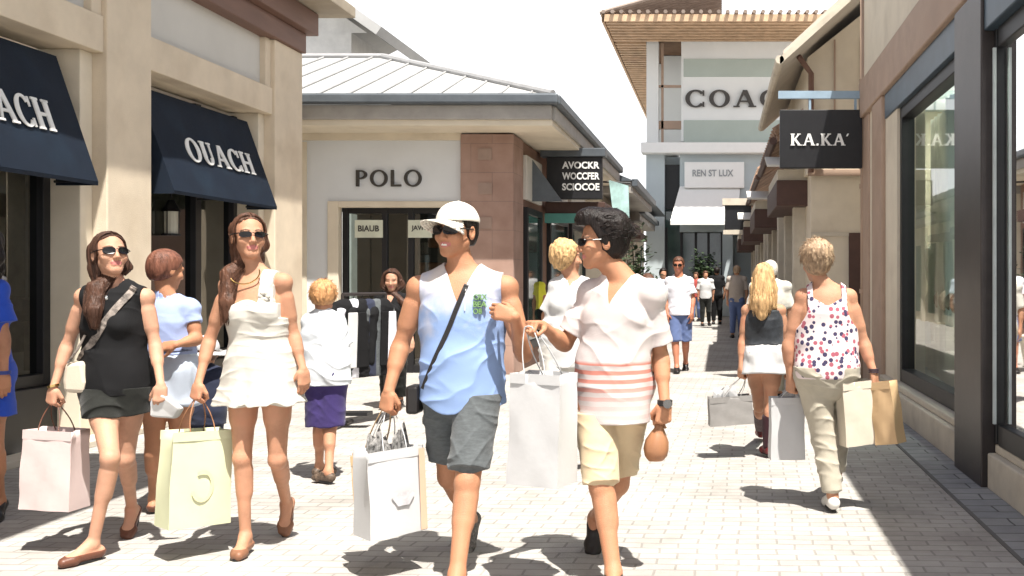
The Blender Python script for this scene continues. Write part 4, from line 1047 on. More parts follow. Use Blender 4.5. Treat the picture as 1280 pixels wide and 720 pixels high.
    # ---------------------------------------------------------------- hair
    def cap_hair(s, m, thick=.014, front=.055, low=-.03, noise_amp=.004, puff=(), h=None, back_low=-.06, name='hair', freq=70):
        pr = [s.he((0, -.014, .032), (.073, .093, .08)), s.he((0, -.035, -.005), (.068, .068, .075))] + list(puff)
        f = Field(pr, h or s.h, thick * s.hs); f.add(pr, .02)
        def cut(X, Y, Z):
            x = ((X - s.H[0]) * s.hr[0] + (Y - s.H[1]) * s.hr[1] + (Z - s.H[2]) * s.hr[2]) / s.hs
            y = ((X - s.H[0]) * s.hf[0] + (Y - s.H[1]) * s.hf[1] + (Z - s.H[2]) * s.hf[2]) / s.hs
            z = ((X - s.H[0]) * s.hu[0] + (Y - s.H[1]) * s.hu[1] + (Z - s.H[2]) * s.hu[2]) / s.hs
            # hairline: height below which there is no hair, by how far forward the point lies
            line = np.where(y > .01, low + .01 + (front - low) * np.clip((y - .005) / .05, 0, 1), low + (back_low - low) * np.clip(-(y - .01) / .06, 0, 1))
            return (line - z) * s.hs * .8
        f.displace(lambda X, Y, Z: noise_amp * (noise3(X * freq, Y * freq, Z * freq * .35, 1) + .6 * noise3(X * freq * 2, Y * freq * 2, Z * freq, 2)))
        f.cut(cut)
        V, Q = f.mesh(); return mesh_from(name, V, Q, m, s.root, s.base)
    def long_hair(s, m, chains, thick=.006, front=.090, locks=120, lock_r=.0021, seed=1, low=-.075, wave=.012):
        """cap plus falling masses; chains: lists of (point, radius)"""
        pr = [s.he((0, -.016, .034), (.069, .093, .08)), s.he((0, -.045, -.02), (.064, .06, .09))]
        add = []
        for ch in chains:
            for (a, ra), (b, rb) in zip(ch, ch[1:]): add.append(Cone(a, b, ra, rb, flat=(s.fwd, 1.35)))
        f = Field(pr + add, s.h, thick * s.hs, pad=.04); f.add(pr, .03); f.add(add, .03, 0)
        f.displace(lambda X, Y, Z: .003 * noise3(X * 100 + np.sin(Z * 22) * 1.2, Y * 100, Z * 7, 1) + .003 * noise3(X * 170, Y * 170, Z * 12, 2) + .006 * noise3(X * 22, Y * 22, Z * 9, 0))
        H = s.H
        def cut(X, Y, Z):
            x = ((X - H[0]) * s.hr[0] + (Y - H[1]) * s.hr[1] + (Z - H[2]) * s.hr[2]) / s.hs
            y = ((X - H[0]) * s.hf[0] + (Y - H[1]) * s.hf[1] + (Z - H[2]) * s.hf[2]) / s.hs
            z = ((X - H[0]) * s.hu[0] + (Y - H[1]) * s.hu[1] + (Z - H[2]) * s.hu[2]) / s.hs
            face = np.minimum(y - (.028 + np.clip(z - front + .03, 0, .1) * 1.5), .085 - np.abs(x) * 1.0)   # inside the face window
            face = np.minimum(face, front + .0 - np.abs(x) * .5 - z); face = np.minimum(face, z + .118)
            return face * s.hs
        f.cut(cut)
        V, Q = f.mesh(); ho = mesh_from('hair', V, Q, m, s.root, s.base)
        rs = random.Random(seed); mb = MB()
        for i in range(locks * 2):
            ch = rs.choice(chains); t0 = rs.random(); ph = rs.uniform(0, 6.28)
            # ride on the surface of the chosen mass
            pts = []; off = A(math.cos(ph), math.sin(ph), 0); n = 9; st = rs.uniform(0, .4); en = rs.uniform(.75, 1.04); wf = rs.uniform(5, 9); wp = rs.uniform(0, 6)
            for j in range(n):
                t = st + (en - st) * j / (n - 1); q = t * (len(ch) - 1); a = int(min(max(q, 0), len(ch) - 2)); fr = q - a
                c = lerp(ch[a][0], ch[a + 1][0], fr); r = lerp(ch[a][1], ch[a + 1][1], min(fr, 1)) if fr <= 1 else ch[a + 1][1]
                pts.append(c + (s.lat2 * off[0] + s.fwd * off[1] / 1.3) * (r * rs.uniform(.9, 1.06) + .001) + s.lat2 * wave * .4 * math.sin(t * wf + wp))
            mb.tube(pts, [lock_r * (1 - .85 * j / (n - 1)) * (.5 if j == 0 else 1) for j in range(n)], 5)
        # strands combed from the parting over the skull
        for i in range(int(locks * 3)):
            sg = rs.choice((-1, 1)); y0 = rs.uniform(-.085, .062); e = rs.uniform(.6, 1)
            kk = math.sqrt(max(.05, 1 - ((y0 + .014) / .112) ** 2)); th = thick + rs.uniform(.0005, .004); sh_ = rs.uniform(-.02, .0)
            pts = [s.hp(sg * .004, y0, .032 + (.08 + th) * kk)]
            for a in (22, 45, 68, 90, 108, 124):
                if a > 124 * e + 20: break
                a_ = R(a); yy = y0 + sh_ * (a / 90) - max(0, y0) * .55 * (a / 100)
                kk2 = math.sqrt(max(.05, 1 - ((yy + .014) / .112) ** 2))
                rx = (.069 + th) * kk2; rz = (.08 + th) * kk2
                pts.append(s.hp(sg * rx * math.sin(min(a_, math.pi / 2)) * (1 if a < 95 else .97), yy, .032 + rz * math.cos(a_) if a <= 90 else .032 - (a - 90) / 34 * .075))
            mb.tube(pts, [lock_r * (.95 - .45 * j / len(pts)) * (.6 if j == 0 else 1) for j in range(len(pts))], 5)
        for i in range(int(locks * .7)):      # loose flyaways
            ch = rs.choice(chains[:2]); ph = rs.uniform(0, 6.28); st = rs.uniform(0, .5); pts = []
            for j in range(7):
                t = st + (1.06 - st) * j / 6; q = t * (len(ch) - 1); a = int(min(max(q, 0), len(ch) - 2)); fr = q - a
                c = lerp(ch[a][0], ch[a + 1][0], fr); r = lerp(ch[a][1], ch[a + 1][1], min(fr, 1)) * (1.0 + .35 * j / 6) + .004
                pts.append(c + s.lat2 * math.cos(ph + t) * r + s.fwd * math.sin(ph + t) * r * .8)
            mb.tube(pts, [.0011 * (1 - .7 * j / 6) for j in range(7)], 4)
        mb.build('hair_lock', m, ho, smooth=True)
        return ho
    def short_locks(s, m, ho, n=160, r=.004, L=.045, sweep=(0, -.5, .25), thick=.014, low=-.02, seed=1):
        """short tufts standing off a cropped cap of hair"""
        rs = random.Random(seed); mb = MB(); sw = s.hr * sweep[0] + s.hf * sweep[1] + s.hu * sweep[2]
        for i in range(n):
            a = rs.uniform(0, 6.283); c = rs.uniform(-.25, 1); q = math.sqrt(1 - c * c)
            d_ = A(q * math.cos(a), q * math.sin(a), c)
            if d_[1] > .35 and c < .45: continue
            p0 = s.hp(d_[0] * (.073 + thick * .7), -.014 + d_[1] * (.093 + thick * .7), .032 + d_[2] * (.08 + thick * .7))
            nn = s.hr * d_[0] + s.hf * d_[1] + s.hu * d_[2]; t = sw - nn * (sw @ nn); t = nrm(t + nn * .35 + A(rs.uniform(-.3, .3), rs.uniform(-.3, .3), rs.uniform(-.3, .3)))
            p1 = p0 + t * L * .5 * s.hs; p2 = p0 + (t * L * rs.uniform(.8, 1.1) - nn * L * .18) * s.hs
            mb.tube([p0, p1, p2], [r, r * .8, r * .15], 5)
        mb.build('hair_lock', m, ho, smooth=True)
    def sunglasses(s, w=.028, hgt=.018):
        fr = MB(); g = thing_part = None
        for sg in (-1, 1):
            pts = []
            for k_ in range(20):
                a = 2 * math.pi * k_ / 20; cx_ = sg * .033
                xx = cx_ + w * math.copysign(abs(math.cos(a)) ** .75, math.cos(a)); zz = -.001 + hgt * math.copysign(abs(math.sin(a)) ** .75, math.sin(a))
                pts.append(s.hp(xx, .101 - abs(xx) ** 2 * 5.5, zz))
            fr.prism(pts, -s.hf * .004 * s.hs)
        fr.tube([s.hp(-.01, .1, .004), s.hp(0, .103, .006), s.hp(.01, .1, .004)], .0022 * s.hs, 6)
        o = fr.build('sunglasses', M_lens, s.root)
        t = MB()
        for sg in (-1, 1): t.tube([s.hp(sg * .06, .082, .006), s.hp(sg * .078, .05, .006), s.hp(sg * .081, -.012, .008)], .0026 * s.hs, 6)
        build_each(t, 'temple', M_lens, o)
    def cap_hat(s, m, brimyaw=0):
        hm = s.hf; pr = [s.he((0, -.014, .04), (.078, .099, .082))]
        f = Field(pr, s.h, .010); f.add(pr, .01)
        H = s.H
        f.cut(lambda X, Y, Z: (.042 * s.hs - ((X - H[0]) * s.hu[0] + (Y - H[1]) * s.hu[1] + (Z - H[2]) * s.hu[2])) )
        f.displace(folds(2, .0015, 20, (1, 1, 1)))
        V, Q = f.mesh(); o = mesh_from('cap', V, Q, m, s.root, s.base)
        a = R(brimyaw); bf = s.hf * math.cos(a) + s.hr * math.sin(a); br = -s.hf * math.sin(a) + s.hr * math.cos(a)
        mb = MB(); n = 14; rows = 6; G = []
        for j in range(rows + 1):
            row = []
            for i in range(n + 1):
                th = (i / n - .5) * R(138); r0 = .086; r1 = r0 + (.094 * math.cos(th * 1.2)); r = r0 + (r1 - r0) * j / rows
                row.append(s.H + (bf * (r * math.cos(th) - .008) + br * r * math.sin(th) * .88 + s.hu * (.046 - .012 * (j / rows) - .05 * math.sin(th) ** 2 * (j / rows + .25))) * s.hs)
            G.append(row)
        for j in range(rows):
            for i in range(n): mb.poly([G[j][i], G[j][i + 1], G[j + 1][i + 1], G[j + 1][i]])
        mb.build('brim', m, o, solid=.005, smooth=True)
        mb = MB(); mb.ball(s.hp(0, -.014, .130), .0055 * s.hs, 8, 6); mb.build('cap_button', m, o)
    def shoes(s, m, inf=.006, sole=None, low=False, h=.004, name='shoe'):
        for i in range(2):
            an, fd, fu, fl, fk, fp = s.footp[i]
            f = Field(fp, h, inf); f.add(fp, .012)
            if low: f.cut(lambda X, Y, Z: ((X - an[0]) * fu[0] + (Y - an[1]) * fu[1] + (Z - an[2]) * fu[2]) + .034 * fk + .25 * np.maximum(0, ((X - an[0]) * fd[0] + (Y - an[1]) * fd[1] + (Z - an[2]) * fd[2]) - .05) * 0)
            else: f.cut(lambda X, Y, Z: ((X - an[0]) * fu[0] + (Y - an[1]) * fu[1] + (Z - an[2]) * fu[2]) + .0)
            V, Q = f.mesh(); V = smooth_v(V, Q, 1); o = mesh_from(name, V, Q, m, s.root, s.base)
            b = MB(); pts = []
            for k_ in range(20):
                a = 2 * math.pi * k_ / 20; c = math.cos(a); sn = math.sin(a)
                pts.append(an + (fd * (.065 + .118 * c) + fl * (.036 + .006 * c) * sn - fu * .089) * fk)
            b.prism(pts, fu * .016 * fk); b.build('sole', sole or M_black, o, bevel=.004)
def pick(prims, *tags): return [p for p in prims if any(p.tag.startswith(t) for t in tags)]
def zcut(z0): return lambda X, Y, Z: z0 - Z + 0 * X
def zcut_top(z1): return lambda X, Y, Z: Z - z1
# =================================================================== cloth materials
def cloth(name, rgb, vary=.08, scale=6, bump=.25, bscale=420, rough=.88, sheen=.15, **kw):
    return mat(name, rgb, rough, vary, scale, bump, bscale, sheen=sheen, spec=.25, wrinkle=.55, **kw)
def weave_bump(m): return m
def stripes_mat():
    m = bpy.data.materials.new('striped_shirt'); n, l = nt(m); b = n['Principled BSDF']; b.inputs['Roughness'].default_value = .88
    tc = n.new('ShaderNodeTexCoord'); sx = n.new('ShaderNodeSeparateXYZ'); nz = n.new('ShaderNodeTexNoise'); nz.inputs['Scale'].default_value = 5
    l.new(tc.outputs['Object'], nz.inputs['Vector']); l.new(tc.outputs['Object'], sx.inputs[0])
    ad = n.new('ShaderNodeMath'); ad.operation = 'MULTIPLY_ADD'; ad.inputs[1].default_value = .02; l.new(nz.outputs['Fac'], ad.inputs[0]); l.new(sx.outputs['Z'], ad.inputs[2])
    ml = n.new('ShaderNodeMath'); ml.operation = 'MULTIPLY'; ml.inputs[1].default_value = 2 * math.pi / .042; l.new(ad.outputs[0], ml.inputs[0])
    sn = n.new('ShaderNodeMath'); sn.operation = 'SINE'; l.new(ml.outputs[0], sn.inputs[0])
    r1 = n.new('ShaderNodeMapRange'); r1.inputs['From Min'].default_value = .0; r1.inputs['From Max'].default_value = .25; l.new(sn.outputs[0], r1.inputs['Value'])
    # fade: stripes only low on the shirt, palest at the hem
    r2 = n.new('ShaderNodeValToRGB'); e = r2.color_ramp.elements
    e[0].position = 0; e[0].color = (.15,) * 3 + (1,); e[1].position = 1; e[1].color = (0, 0, 0, 1)
    for p_, c in ((.30, .22), (.55, .95), (.76, 1.0), (.79, 0.0)):
        q = e.new(p_); q.color = (c, c, c, 1)
    mr = n.new('ShaderNodeMapRange'); mr.inputs['From Min'].default_value = .68; mr.inputs['From Max'].default_value = 1.12; l.new(ad.outputs[0], mr.inputs['Value']); l.new(mr.outputs[0], r2.inputs['Fac'])
    mm = n.new('ShaderNodeMath'); mm.operation = 'MULTIPLY'; l.new(r1.outputs[0], mm.inputs[0]); l.new(r2.outputs['Color'], mm.inputs[1])
    mx = n.new('ShaderNodeMix'); mx.data_type = 'RGBA'; mx.inputs['A'].default_value = (.59, .525, .51, 1); mx.inputs['B'].default_value = (.60, .22, .17, 1)
    l.new(mm.outputs[0], mx.inputs['Factor']); l.new(mx.outputs['Result'], b.inputs['Base Color'])
    n3 = n.new('ShaderNodeTexNoise'); n3.inputs['Scale'].default_value = 400; l.new(tc.outputs['Object'], n3.inputs['Vector'])
    bp = n.new('ShaderNodeBump'); bp.inputs['Strength'].default_value = .25; bp.inputs['Distance'].default_value = .01; l.new(n3.outputs['Fac'], bp.inputs['Height']); l.new(bp.outputs[0], b.inputs['Normal']); add_wrinkles(n, l, tc, bp, .55)
    return m
def faded_mat(name, c_hi, c_lo, zlo, zhi, n_amt=.5):
    """washed cloth: pale shoulders, coloured lower, with cloudy edge"""
    m = bpy.data.materials.new(name); n, l = nt(m); b = n['Principled BSDF']; b.inputs['Roughness'].default_value = .88
    tc = n.new('ShaderNodeTexCoord'); sx = n.new('ShaderNodeSeparateXYZ'); nz = n.new('ShaderNodeTexNoise'); nz.inputs['Scale'].default_value = 7; nz.inputs['Detail'].default_value = 5
    l.new(tc.outputs['Object'], nz.inputs['Vector']); l.new(tc.outputs['Object'], sx.inputs[0])
    ad = n.new('ShaderNodeMath'); ad.operation = 'MULTIPLY_ADD'; ad.inputs[1].default_value = n_amt; l.new(nz.outputs['Fac'], ad.inputs[0]); l.new(sx.outputs['Z'], ad.inputs[2])
    mr = n.new('ShaderNodeMapRange'); mr.inputs['From Min'].default_value = zlo + n_amt / 2; mr.inputs['From Max'].default_value = zhi + n_amt / 2; l.new(ad.outputs[0], mr.inputs['Value'])
    mx = n.new('ShaderNodeMix'); mx.data_type = 'RGBA'; mx.inputs['A'].default_value = (*c_lo, 1); mx.inputs['B'].default_value = (*c_hi, 1)
    l.new(mr.outputs[0], mx.inputs['Factor']); l.new(mx.outputs['Result'], b.inputs['Base Color'])
    n3 = n.new('ShaderNodeTexNoise'); n3.inputs['Scale'].default_value = 400; l.new(tc.outputs['Object'], n3.inputs['Vector'])
    bp = n.new('ShaderNodeBump'); bp.inputs['Strength'].default_value = .25; bp.inputs['Distance'].default_value = .01; l.new(n3.outputs['Fac'], bp.inputs['Height']); l.new(bp.outputs[0], b.inputs['Normal']); add_wrinkles(n, l, tc, bp, .55)
    return m
def dots_mat(name, base, c1, c2, scale=34, thr=.34):
    m = bpy.data.materials.new(name); n, l = nt(m); b = n['Principled BSDF']; b.inputs['Roughness'].default_value = .85
    tc = n.new('ShaderNodeTexCoord'); vo = n.new('ShaderNodeTexVoronoi'); vo.inputs['Scale'].default_value = scale; vo.inputs['Randomness'].default_value = .8
    l.new(tc.outputs['Object'], vo.inputs['Vector'])
    lt = n.new('ShaderNodeMath'); lt.operation = 'LESS_THAN'; lt.inputs[1].default_value = thr; l.new(vo.outputs['Distance'], lt.inputs[0])
    sp = n.new('ShaderNodeSeparateColor'); l.new(vo.outputs['Color'], sp.inputs[0])
    gt = n.new('ShaderNodeMath'); gt.operation = 'GREATER_THAN'; gt.inputs[1].default_value = .5; l.new(sp.outputs[0], gt.inputs[0])
    m1 = n.new('ShaderNodeMix'); m1.data_type = 'RGBA'; m1.inputs['A'].default_value = (*c1, 1); m1.inputs['B'].default_value = (*c2, 1); l.new(gt.outputs[0], m1.inputs['Factor'])
    m2 = n.new('ShaderNodeMix'); m2.data_type = 'RGBA'; m2.inputs['A'].default_value = (*base, 1); l.new(m1.outputs['Result'], m2.inputs['B']); l.new(lt.outputs[0], m2.inputs['Factor'])
    l.new(m2.outputs['Result'], b.inputs['Base Color']); return m
C_white = cloth('white_cotton', (.58, .58, .58)); C_cream = cloth('cream_cotton', (.56, .535, .48)); C_black = cloth('black_cotton', (.008, .008, .009), .2, sheen=.0)
C_olive = cloth('olive_black_cloth', (.013, .014, .012), .25, 20); C_navy = cloth('purple_navy_cloth', (.045, .03, .13)); C_beige = cloth('khaki_beige_cloth', (.56, .44, .285), .07, 8)
C_khaki = cloth('stone_khaki_cloth', (.44, .40, .32), .08, 9); C_grey = cloth('charcoal_cloth', (.095, .105, .11), .22, 30, stretch=(1, 1, 3)); C_lblue = cloth('light_blue_cloth', (.34, .42, .68)); C_pblue = cloth('pale_blue_cloth', (.50, .56, .66))
C_blue = cloth('royal_blue_cloth', (.02, .07, .45)); C_yellow = cloth('yellow_cloth', (.75, .72, .06)); C_bshort = cloth('slate_blue_cloth', (.10, .14, .28)); C_pw = cloth('pale_lilac_white_cloth', (.70, .70, .76))
L_brown = mat('brown_leather', (.13, .05, .03), .4, .2, 12, .2, 150); L_black = mat('black_leather', (.015, .013, .013), .35, .2, 12, .2, 150); L_cream = mat('cream_leather', (.60, .52, .42), .45, .08, 8, .1, 120); L_tan = mat('tan_leather', (.34, .16, .08), .5, .15, 8, .15, 120)
M_gold = mat('gold_metal', (.60, .42, .16), .25, .1, 9, metal=1); M_strapg = mat('patterned_strap', (.20, .17, .15), .7, .9, 40)

def shorts(s, m, zhem, flare=.03, top=.0, name='shorts', amp=.004, capz=True, f0=1.0):
    pr = pick(s.pr['torso'], 'pelvis', 'glute'); ad = []
    for i in range(2):
        h_, k_ = s.Hp[i], s.K[i]; t = (h_[2] - zhem) / (h_[2] - k_[2]); e = lerp(h_, k_, t)
        q = s.k * s.sp.get('leg', 1); r1 = (.104 * q) * f0; r2 = lerp(.086, .055, min(t, 1)) * q + flare
        ad.append(Cone(h_ + A(0, 0, .01), e, r1, r2, cap='b'))
    zt = s.Pm[2] + (.13 + top) * s.k
    return s.garment(name, pr, m, .014, .02, [lambda X, Y, Z: Z - zt, lambda X, Y, Z: zhem - Z + .006 * np.sin(X * 40)], folds(5, amp, 16, (1.0, 1.0, .8)), add=ad, under=pick(s.pr['legs'], 'th'))
def trousers(s, m, zc=.12, name='trousers', r=(.098, .075, .062), amp=.005, top=0.0):
    pr = pick(s.pr['torso'], 'pelvis', 'glute'); ad = []
    for i in range(2):
        q = s.k; ad += [Cone(s.Hp[i], s.K[i], r[0] * q, r[1] * q), Cone(s.K[i], lerp(s.K[i], s.An[i], .93), r[1] * q, r[2] * q, cap='b')]
    zt = s.Pm[2] + (.13 + top) * s.k
    return s.garment(name, pr, m, .014, .025, [lambda X, Y, Z: Z - zt, lambda X, Y, Z: zc - Z + 0 * X], folds(3, amp, 13, (1.0, 1.0, 1.3)), add=ad, under=pick(s.pr['legs'], 'th', 'kn', 'ca'))
def skirt(s, m, ztop, zhem, w0, w1, dep=.72, name='skirt', flutes=9, amp=.03, fn=None, yoff=0.0):
    """flared skirt with soft flutes, wall of cloth as one solid"""
    mb = MB(); n = 72; rows = 16
    c0 = lerp(s.Pm, s.Sm, (ztop - s.Pm[2]) / (s.Sm[2] - s.Pm[2]))
    rs = random.Random(int(w1 * 1000)); ph = rs.uniform(0, 6)
    V = []; bf = s.bodyf; prev = np.zeros(n)
    def support(c, dv):
        for r in np.arange(.30, .04, -.006):
            q = c + dv * r; i = ((q - bf.lo) / bf.h).astype(int)
            if (i < 0).any() or (i >= bf.n).any(): continue
            if bf.D[i[0], i[1], i[2]] < 0: return r
        return .04
    for j in range(rows + 1):
        t = j / rows
        for i in range(n):
            a = 2 * math.pi * i / n; e = t ** .85
            r = lerp(w0, w1, e) * (1 + amp * t * (math.sin(flutes * a + ph) + .5 * math.sin(flutes * 1.7 * a + 2 * ph)))
            z = lerp(ztop, zhem, t) + .006 * t * math.sin(3 * a + ph)
            c = c0 + (s.Pm - c0) * min(1, t * 1.6) + s.fwd * yoff * t
            dv = s.lat2 * math.cos(a) + s.fwd * dep * math.sin(a); L_ = np.linalg.norm(dv); dv /= L_; r *= L_
            r = max(r, support(A(c[0], c[1], z), dv) + .011, prev[i] * .985); prev[i] = r
            V.append(A(c[0], c[1], z) + dv * r)
    for j in range(rows):
        for i in range(n):
            i2 = (i + 1) % n; mb.f.append([j * n + i, j * n + i2, (j + 1) * n + i2, (j + 1) * n + i])
    mb.v = [tuple(v) for v in V]
    return mb.build(name, m, s.root, smooth=True, solid=.004)
def top_shirt(s, m, zhem, sleeve=0.0, neck_r=.075, vdepth=0.0, name='shirt', inf=.011, amp=.004, armhole=.03, ease=1.0, hemfn=None, sl_flare=.012, noise=None, extra=()):
    pr = list(s.pr['torso']) + pick(s.pr['shoulder'], 'sh', 'trap'); ad = list(extra)
    if sleeve > 0: pr += pick(s.pr['shoulder'], 'delt')
    # hem length: extend the pelvis cylinder down
    lo = A(s.Pm[0], s.Pm[1], min(zhem - .02, s.Pm[2] - .02)); hw = s.sp.get('w', (.165, .15, .16))[2]
    ad.append(Cone(lo, s.Pm + A(0, 0, .12), (hw + .014) * ease, (hw + .010) * ease, flat=(s.fwd, 1.28)))
    q = (1.0 if s.male else .82) * s.k
    if sleeve > 0:
        for i in range(2):
            if sleeve <= 1: ad.append(Cone(s.S[i], lerp(s.S[i], s.E[i], sleeve), .051 * q, (.056 + sl_flare) * q, cap='b'))
            else:
                ad += [Cone(s.S[i], s.E[i], .06 * q, .05 * q), Cone(s.E[i], lerp(s.E[i], s.W[i], sleeve - 1), .05 * q, .042 * q, cap='b')]
    nb = s.nb
    def cuts(X, Y, Z):
        u, v = s.uv(X, Y, Z)
        hem = zhem if hemfn is None else zhem + hemfn(u, v)
        g = np.where(Z < s.Pm[2] + .2, hem - Z, -1)
        # only the trunk is cut at the hem; sleeves end at their own caps
        g = np.where(np.abs(u) < .27, g, -1)
        nr = neck_r * s.k - np.sqrt((X - nb[0]) ** 2 + (Y - nb[1] - s.fwd[1] * .012) ** 2 * .9); nr = np.minimum(nr, Z - (nb[2] - .04))
        g = np.maximum(g, nr)
        if vdepth:
            vz = nb[2] - vdepth; vv = np.minimum((Z - vz) * .42 - np.abs(u), v - .0); g = np.maximum(g, np.minimum(vv, Z - vz))
        if sleeve == 0:
            half = np.linalg.norm(s.S[1] - s.S[0]) / 2
            ah = np.abs(u) - (half - armhole) - np.clip((s.Sm[2] - .07 - Z) / .17, 0, 1) ** 1.6 * .11; g = np.maximum(g, ah)
        return g
    return s.garment(name, pr, m, inf * s.k, .025, [cuts], noise or folds(1, amp, 11, (1, 1, .7)), add=ad)

# =================================================================== 1. man with cap
DN = (0, 0, -1)
p = Person(dict(label='man in a cap, sleeveless faded blue shirt and charcoal shorts walking forward', d=4.9, male=True, smile=True, noeyes=True,
    head=(570, 289, 0), yaw=-20, pitch=2, hs=1.10, sh=((525, 360, 0), (632, 360, .02)), hip=((556, 480, 0), (600, 480, 0)), w=(.185, .163, .165), dep=1.05, arm=1.02, h=.0038, leg=1.02,
    arms=(((501, 432, .02), (486, 489, -.08), 'grip', (-.12, -.15, -1), (.35, .9, 0), 1),
          ((655, 443, -.02), (643, 396, -.17), 'curl', (-.75, -.05, .25), (.1, .95, -.3), -1)),
    legs=(((562, 594, .08), (587, 5.30, .155), -8, 42), ((584, 604, -.2), (571, 4.52, .09), 4, 0))))
man1 = p
p.body(SK2)
p.cap_hair(H_dark, .008, .05, -.03, .002)
p.cap_hat(cloth('cap_cream', (.70, .66, .58), .06, 9), 14)
p.sunglasses(.031, .021)
V_hem = lambda u, v: -.03 + np.abs(u) * .22 + .015 * np.sin(u * 25)
top_shirt(p, faded_mat('washed_blue_shirt', (.58, .53, .52), (.24, .35, .60), 1.15, 1.42, .70), .80, 0, .085, .13, amp=.0075, armhole=.012, ease=1.13, hemfn=V_hem, name='shirt')
fs = p.cloth[-1]
shorts(p, C_grey, .515, .035, amp=.008, top=-.17)
st, path = p.strap(fs, [(.045, 1.385), (-.03, 1.18), (-.175, .86)], L_black, .022, 'strap')
ph = at(518, 497, 4.86)
m = MB(); m.box(ph[0] - .03, ph[0] + .03, ph[1] - .05, ph[1] + .06, ph[2] - .075, ph[2] + .06); m.build('pouch', L_black, p.root, bevel=.015)
m = MB(); m.prism([p.surf(fs, .035 + dx, 1.25 + dz) + p.fwd * .001 for dx, dz in ((0, 0), (.001, .1), (.006, .1), (.005, 0))], p.fwd * .002); m.build('placket', C_white, p.root)
mm = MB()
for r_, w_ in enumerate(('CRX', 'BEA', 'O8')):
    z0 = 1.30 - r_ * .033; q0 = p.surf(fs, .075, z0)
    text_mb(mm, w_, q0 - p.fwd * .009, p.lat2, A(0, 0, 1), .026, .015, .02, .062 if r_ < 2 else .04)
mm.build('lettering', mat('green_print', (.17, .30, .12), .8), p.root)
p.shoes(mat('patterned_sneaker', (.12, .11, .10), .7, .9, 60), .007)

# =================================================================== 2. man with striped shirt
p = Person(dict(label='dark-haired man in a white shirt with red stripes and beige shorts', d=4.85, male=True, noeyes=True,
    head=(752, 302, 0), yaw=-74, pitch=-2, hs=1.10, sh=((742, 368, .07), (814, 368, -.05)), hip=((742, 487, .02), (788, 487, -.02)), w=(.155, .148, .155), arm=.95, h=.0038,
    arms=(((706, 430, .06), (678, 407, -.12), 'grip', (-.35, -.75, .15), (-.1, -.2, -.95), 1),
          ((826, 446, .02), (831, 504, -.08), 'grip', (-.08, -.1, -1), (-.35, .9, 0), -1)),
    legs=(((752, 608, -.15), (767, 4.55, .09), 6, 0), ((772, 604, .08), (744, 5.28, .165), -5, 42))))
man2 = p
p.body(SK2)
ho_ = p.cap_hair(H_dark, .014, .06, -.035, .0022, freq=140, puff=[p.he((0, .02, .085), (.06, .075, .05)), p.he((0, -.05, .05), (.078, .07, .08)), p.he((0, .05, .10), (.045, .045, .032))], back_low=-.085)
p.short_locks(H_dark, p.root.children[-1] if False else ho_, 520, .0024, .055, (0, -1, .15), .022, seed=4)
p.sunglasses(.028, .017)
top_shirt(p, stripes_mat(), .725, .78, .070, .11, amp=.0055, inf=.011, ease=1.12, sl_flare=.012, name='shirt')
fs = p.cloth[-1]
shorts(p, C_beige, .455, .03, amp=.007, top=-.23, f0=.93)
m = MB(); m.tube([man2.W[1] + A(0, 0, -.012), man2.W[1] + A(0, 0, .016)], .036, 18); wt = m.build('watch_band', L_black, p.root, bevel=.004)
m = MB(); c = man2.W[1] + A(.012, -.036, .002); m.tube([c, c + A(.003, -.012, 0)], .021, 18); m.build('watch_case', mat('steel_case', (.3, .3, .3), .25, metal=1), wt)
p.shoes(mat('dark_shoe', (.02, .016, .014), .5), .008)

# =================================================================== 3. woman in white dress
p = Person(dict(label='smiling long-haired woman in a short white dress walking beside the woman in black', d=5.25, male=False, noeyes=True,
    head=(311, 296, 0), yaw=36, pitch=6, hs=1.04, sh=((286, 357, 0), (353, 353, 0)), hip=((305, 468, 0), (346, 468, 0)), w=(.134, .112, .152), bust=.052, leg=.88, arm=.92, h=.0038,
    arms=(((262, 425, .02), (248, 479, -.08), 'grip', (-.12, -.2, -1), (.35, .9, 0), 1),
          ((367, 420, .05), (379, 462, .0), 'relax', (.1, -.05, -1), (-.6, .5, 0), -1)),
    legs=(((303, 573, -.05), (307, 5.2, .085), 8, 0), ((347, 574, .0), (358, 5.58, .175), 10, 48))))
wom_w = p
p.body(SK3)
hd = p.hp
p.long_hair(H_warm, [[(hd(-.045, -.02, .06), .035), (hd(-.066, -.02, -.04), .030), (at(287, 345, 5.2), .038), (at(283, 378, 5.14), .030), (at(281, 402, 5.13), .010)],
                     [(hd(0, -.06, .03), .06), (hd(-.03, -.07, -.10), .05), (at(300, 350, 5.36), .05), (at(296, 385, 5.37), .03)],
                     [(hd(.05, -.045, .04), .03), (hd(.05, -.06, -.07), .022), (hd(.045, -.07, -.16), .015)]], locks=150, seed=3)
p.sunglasses(.027, .015)
zt = 1.285
def drcut(X, Y, Z):
    u, v = p.uv(X, Y, Z)
    top = zt + .018 * np.cos(u * 30) * (np.abs(u) < .1) - .01
    strap = np.minimum(np.abs(u - .085) * -1 + .032, 1)
    g = np.where(strap > 0, Z - 1.45, Z - top); return g
def drwide(X, Y, Z): return np.where(Z > 1.2, np.abs(p.uv(X, Y, Z)[0]) - .135, -1)
wz = 1.05; c0 = lerp(p.Pm, p.Sm, (wz - p.Pm[2]) / (p.Sm[2] - p.Pm[2]))
def flutes(X, Y, Z):
    u, v = p.uv(X, Y, np.maximum(Z, .9)); a = np.arctan2(v, u); t = np.clip((1.0 - Z) / .25, 0, 1)
    return folds(2, .0055, 15, (.5, .5, 1.6))(X, Y, Z) + t * (.009 * np.sin(8 * a + 1) + .005 * np.sin(13 * a + Z * 6))
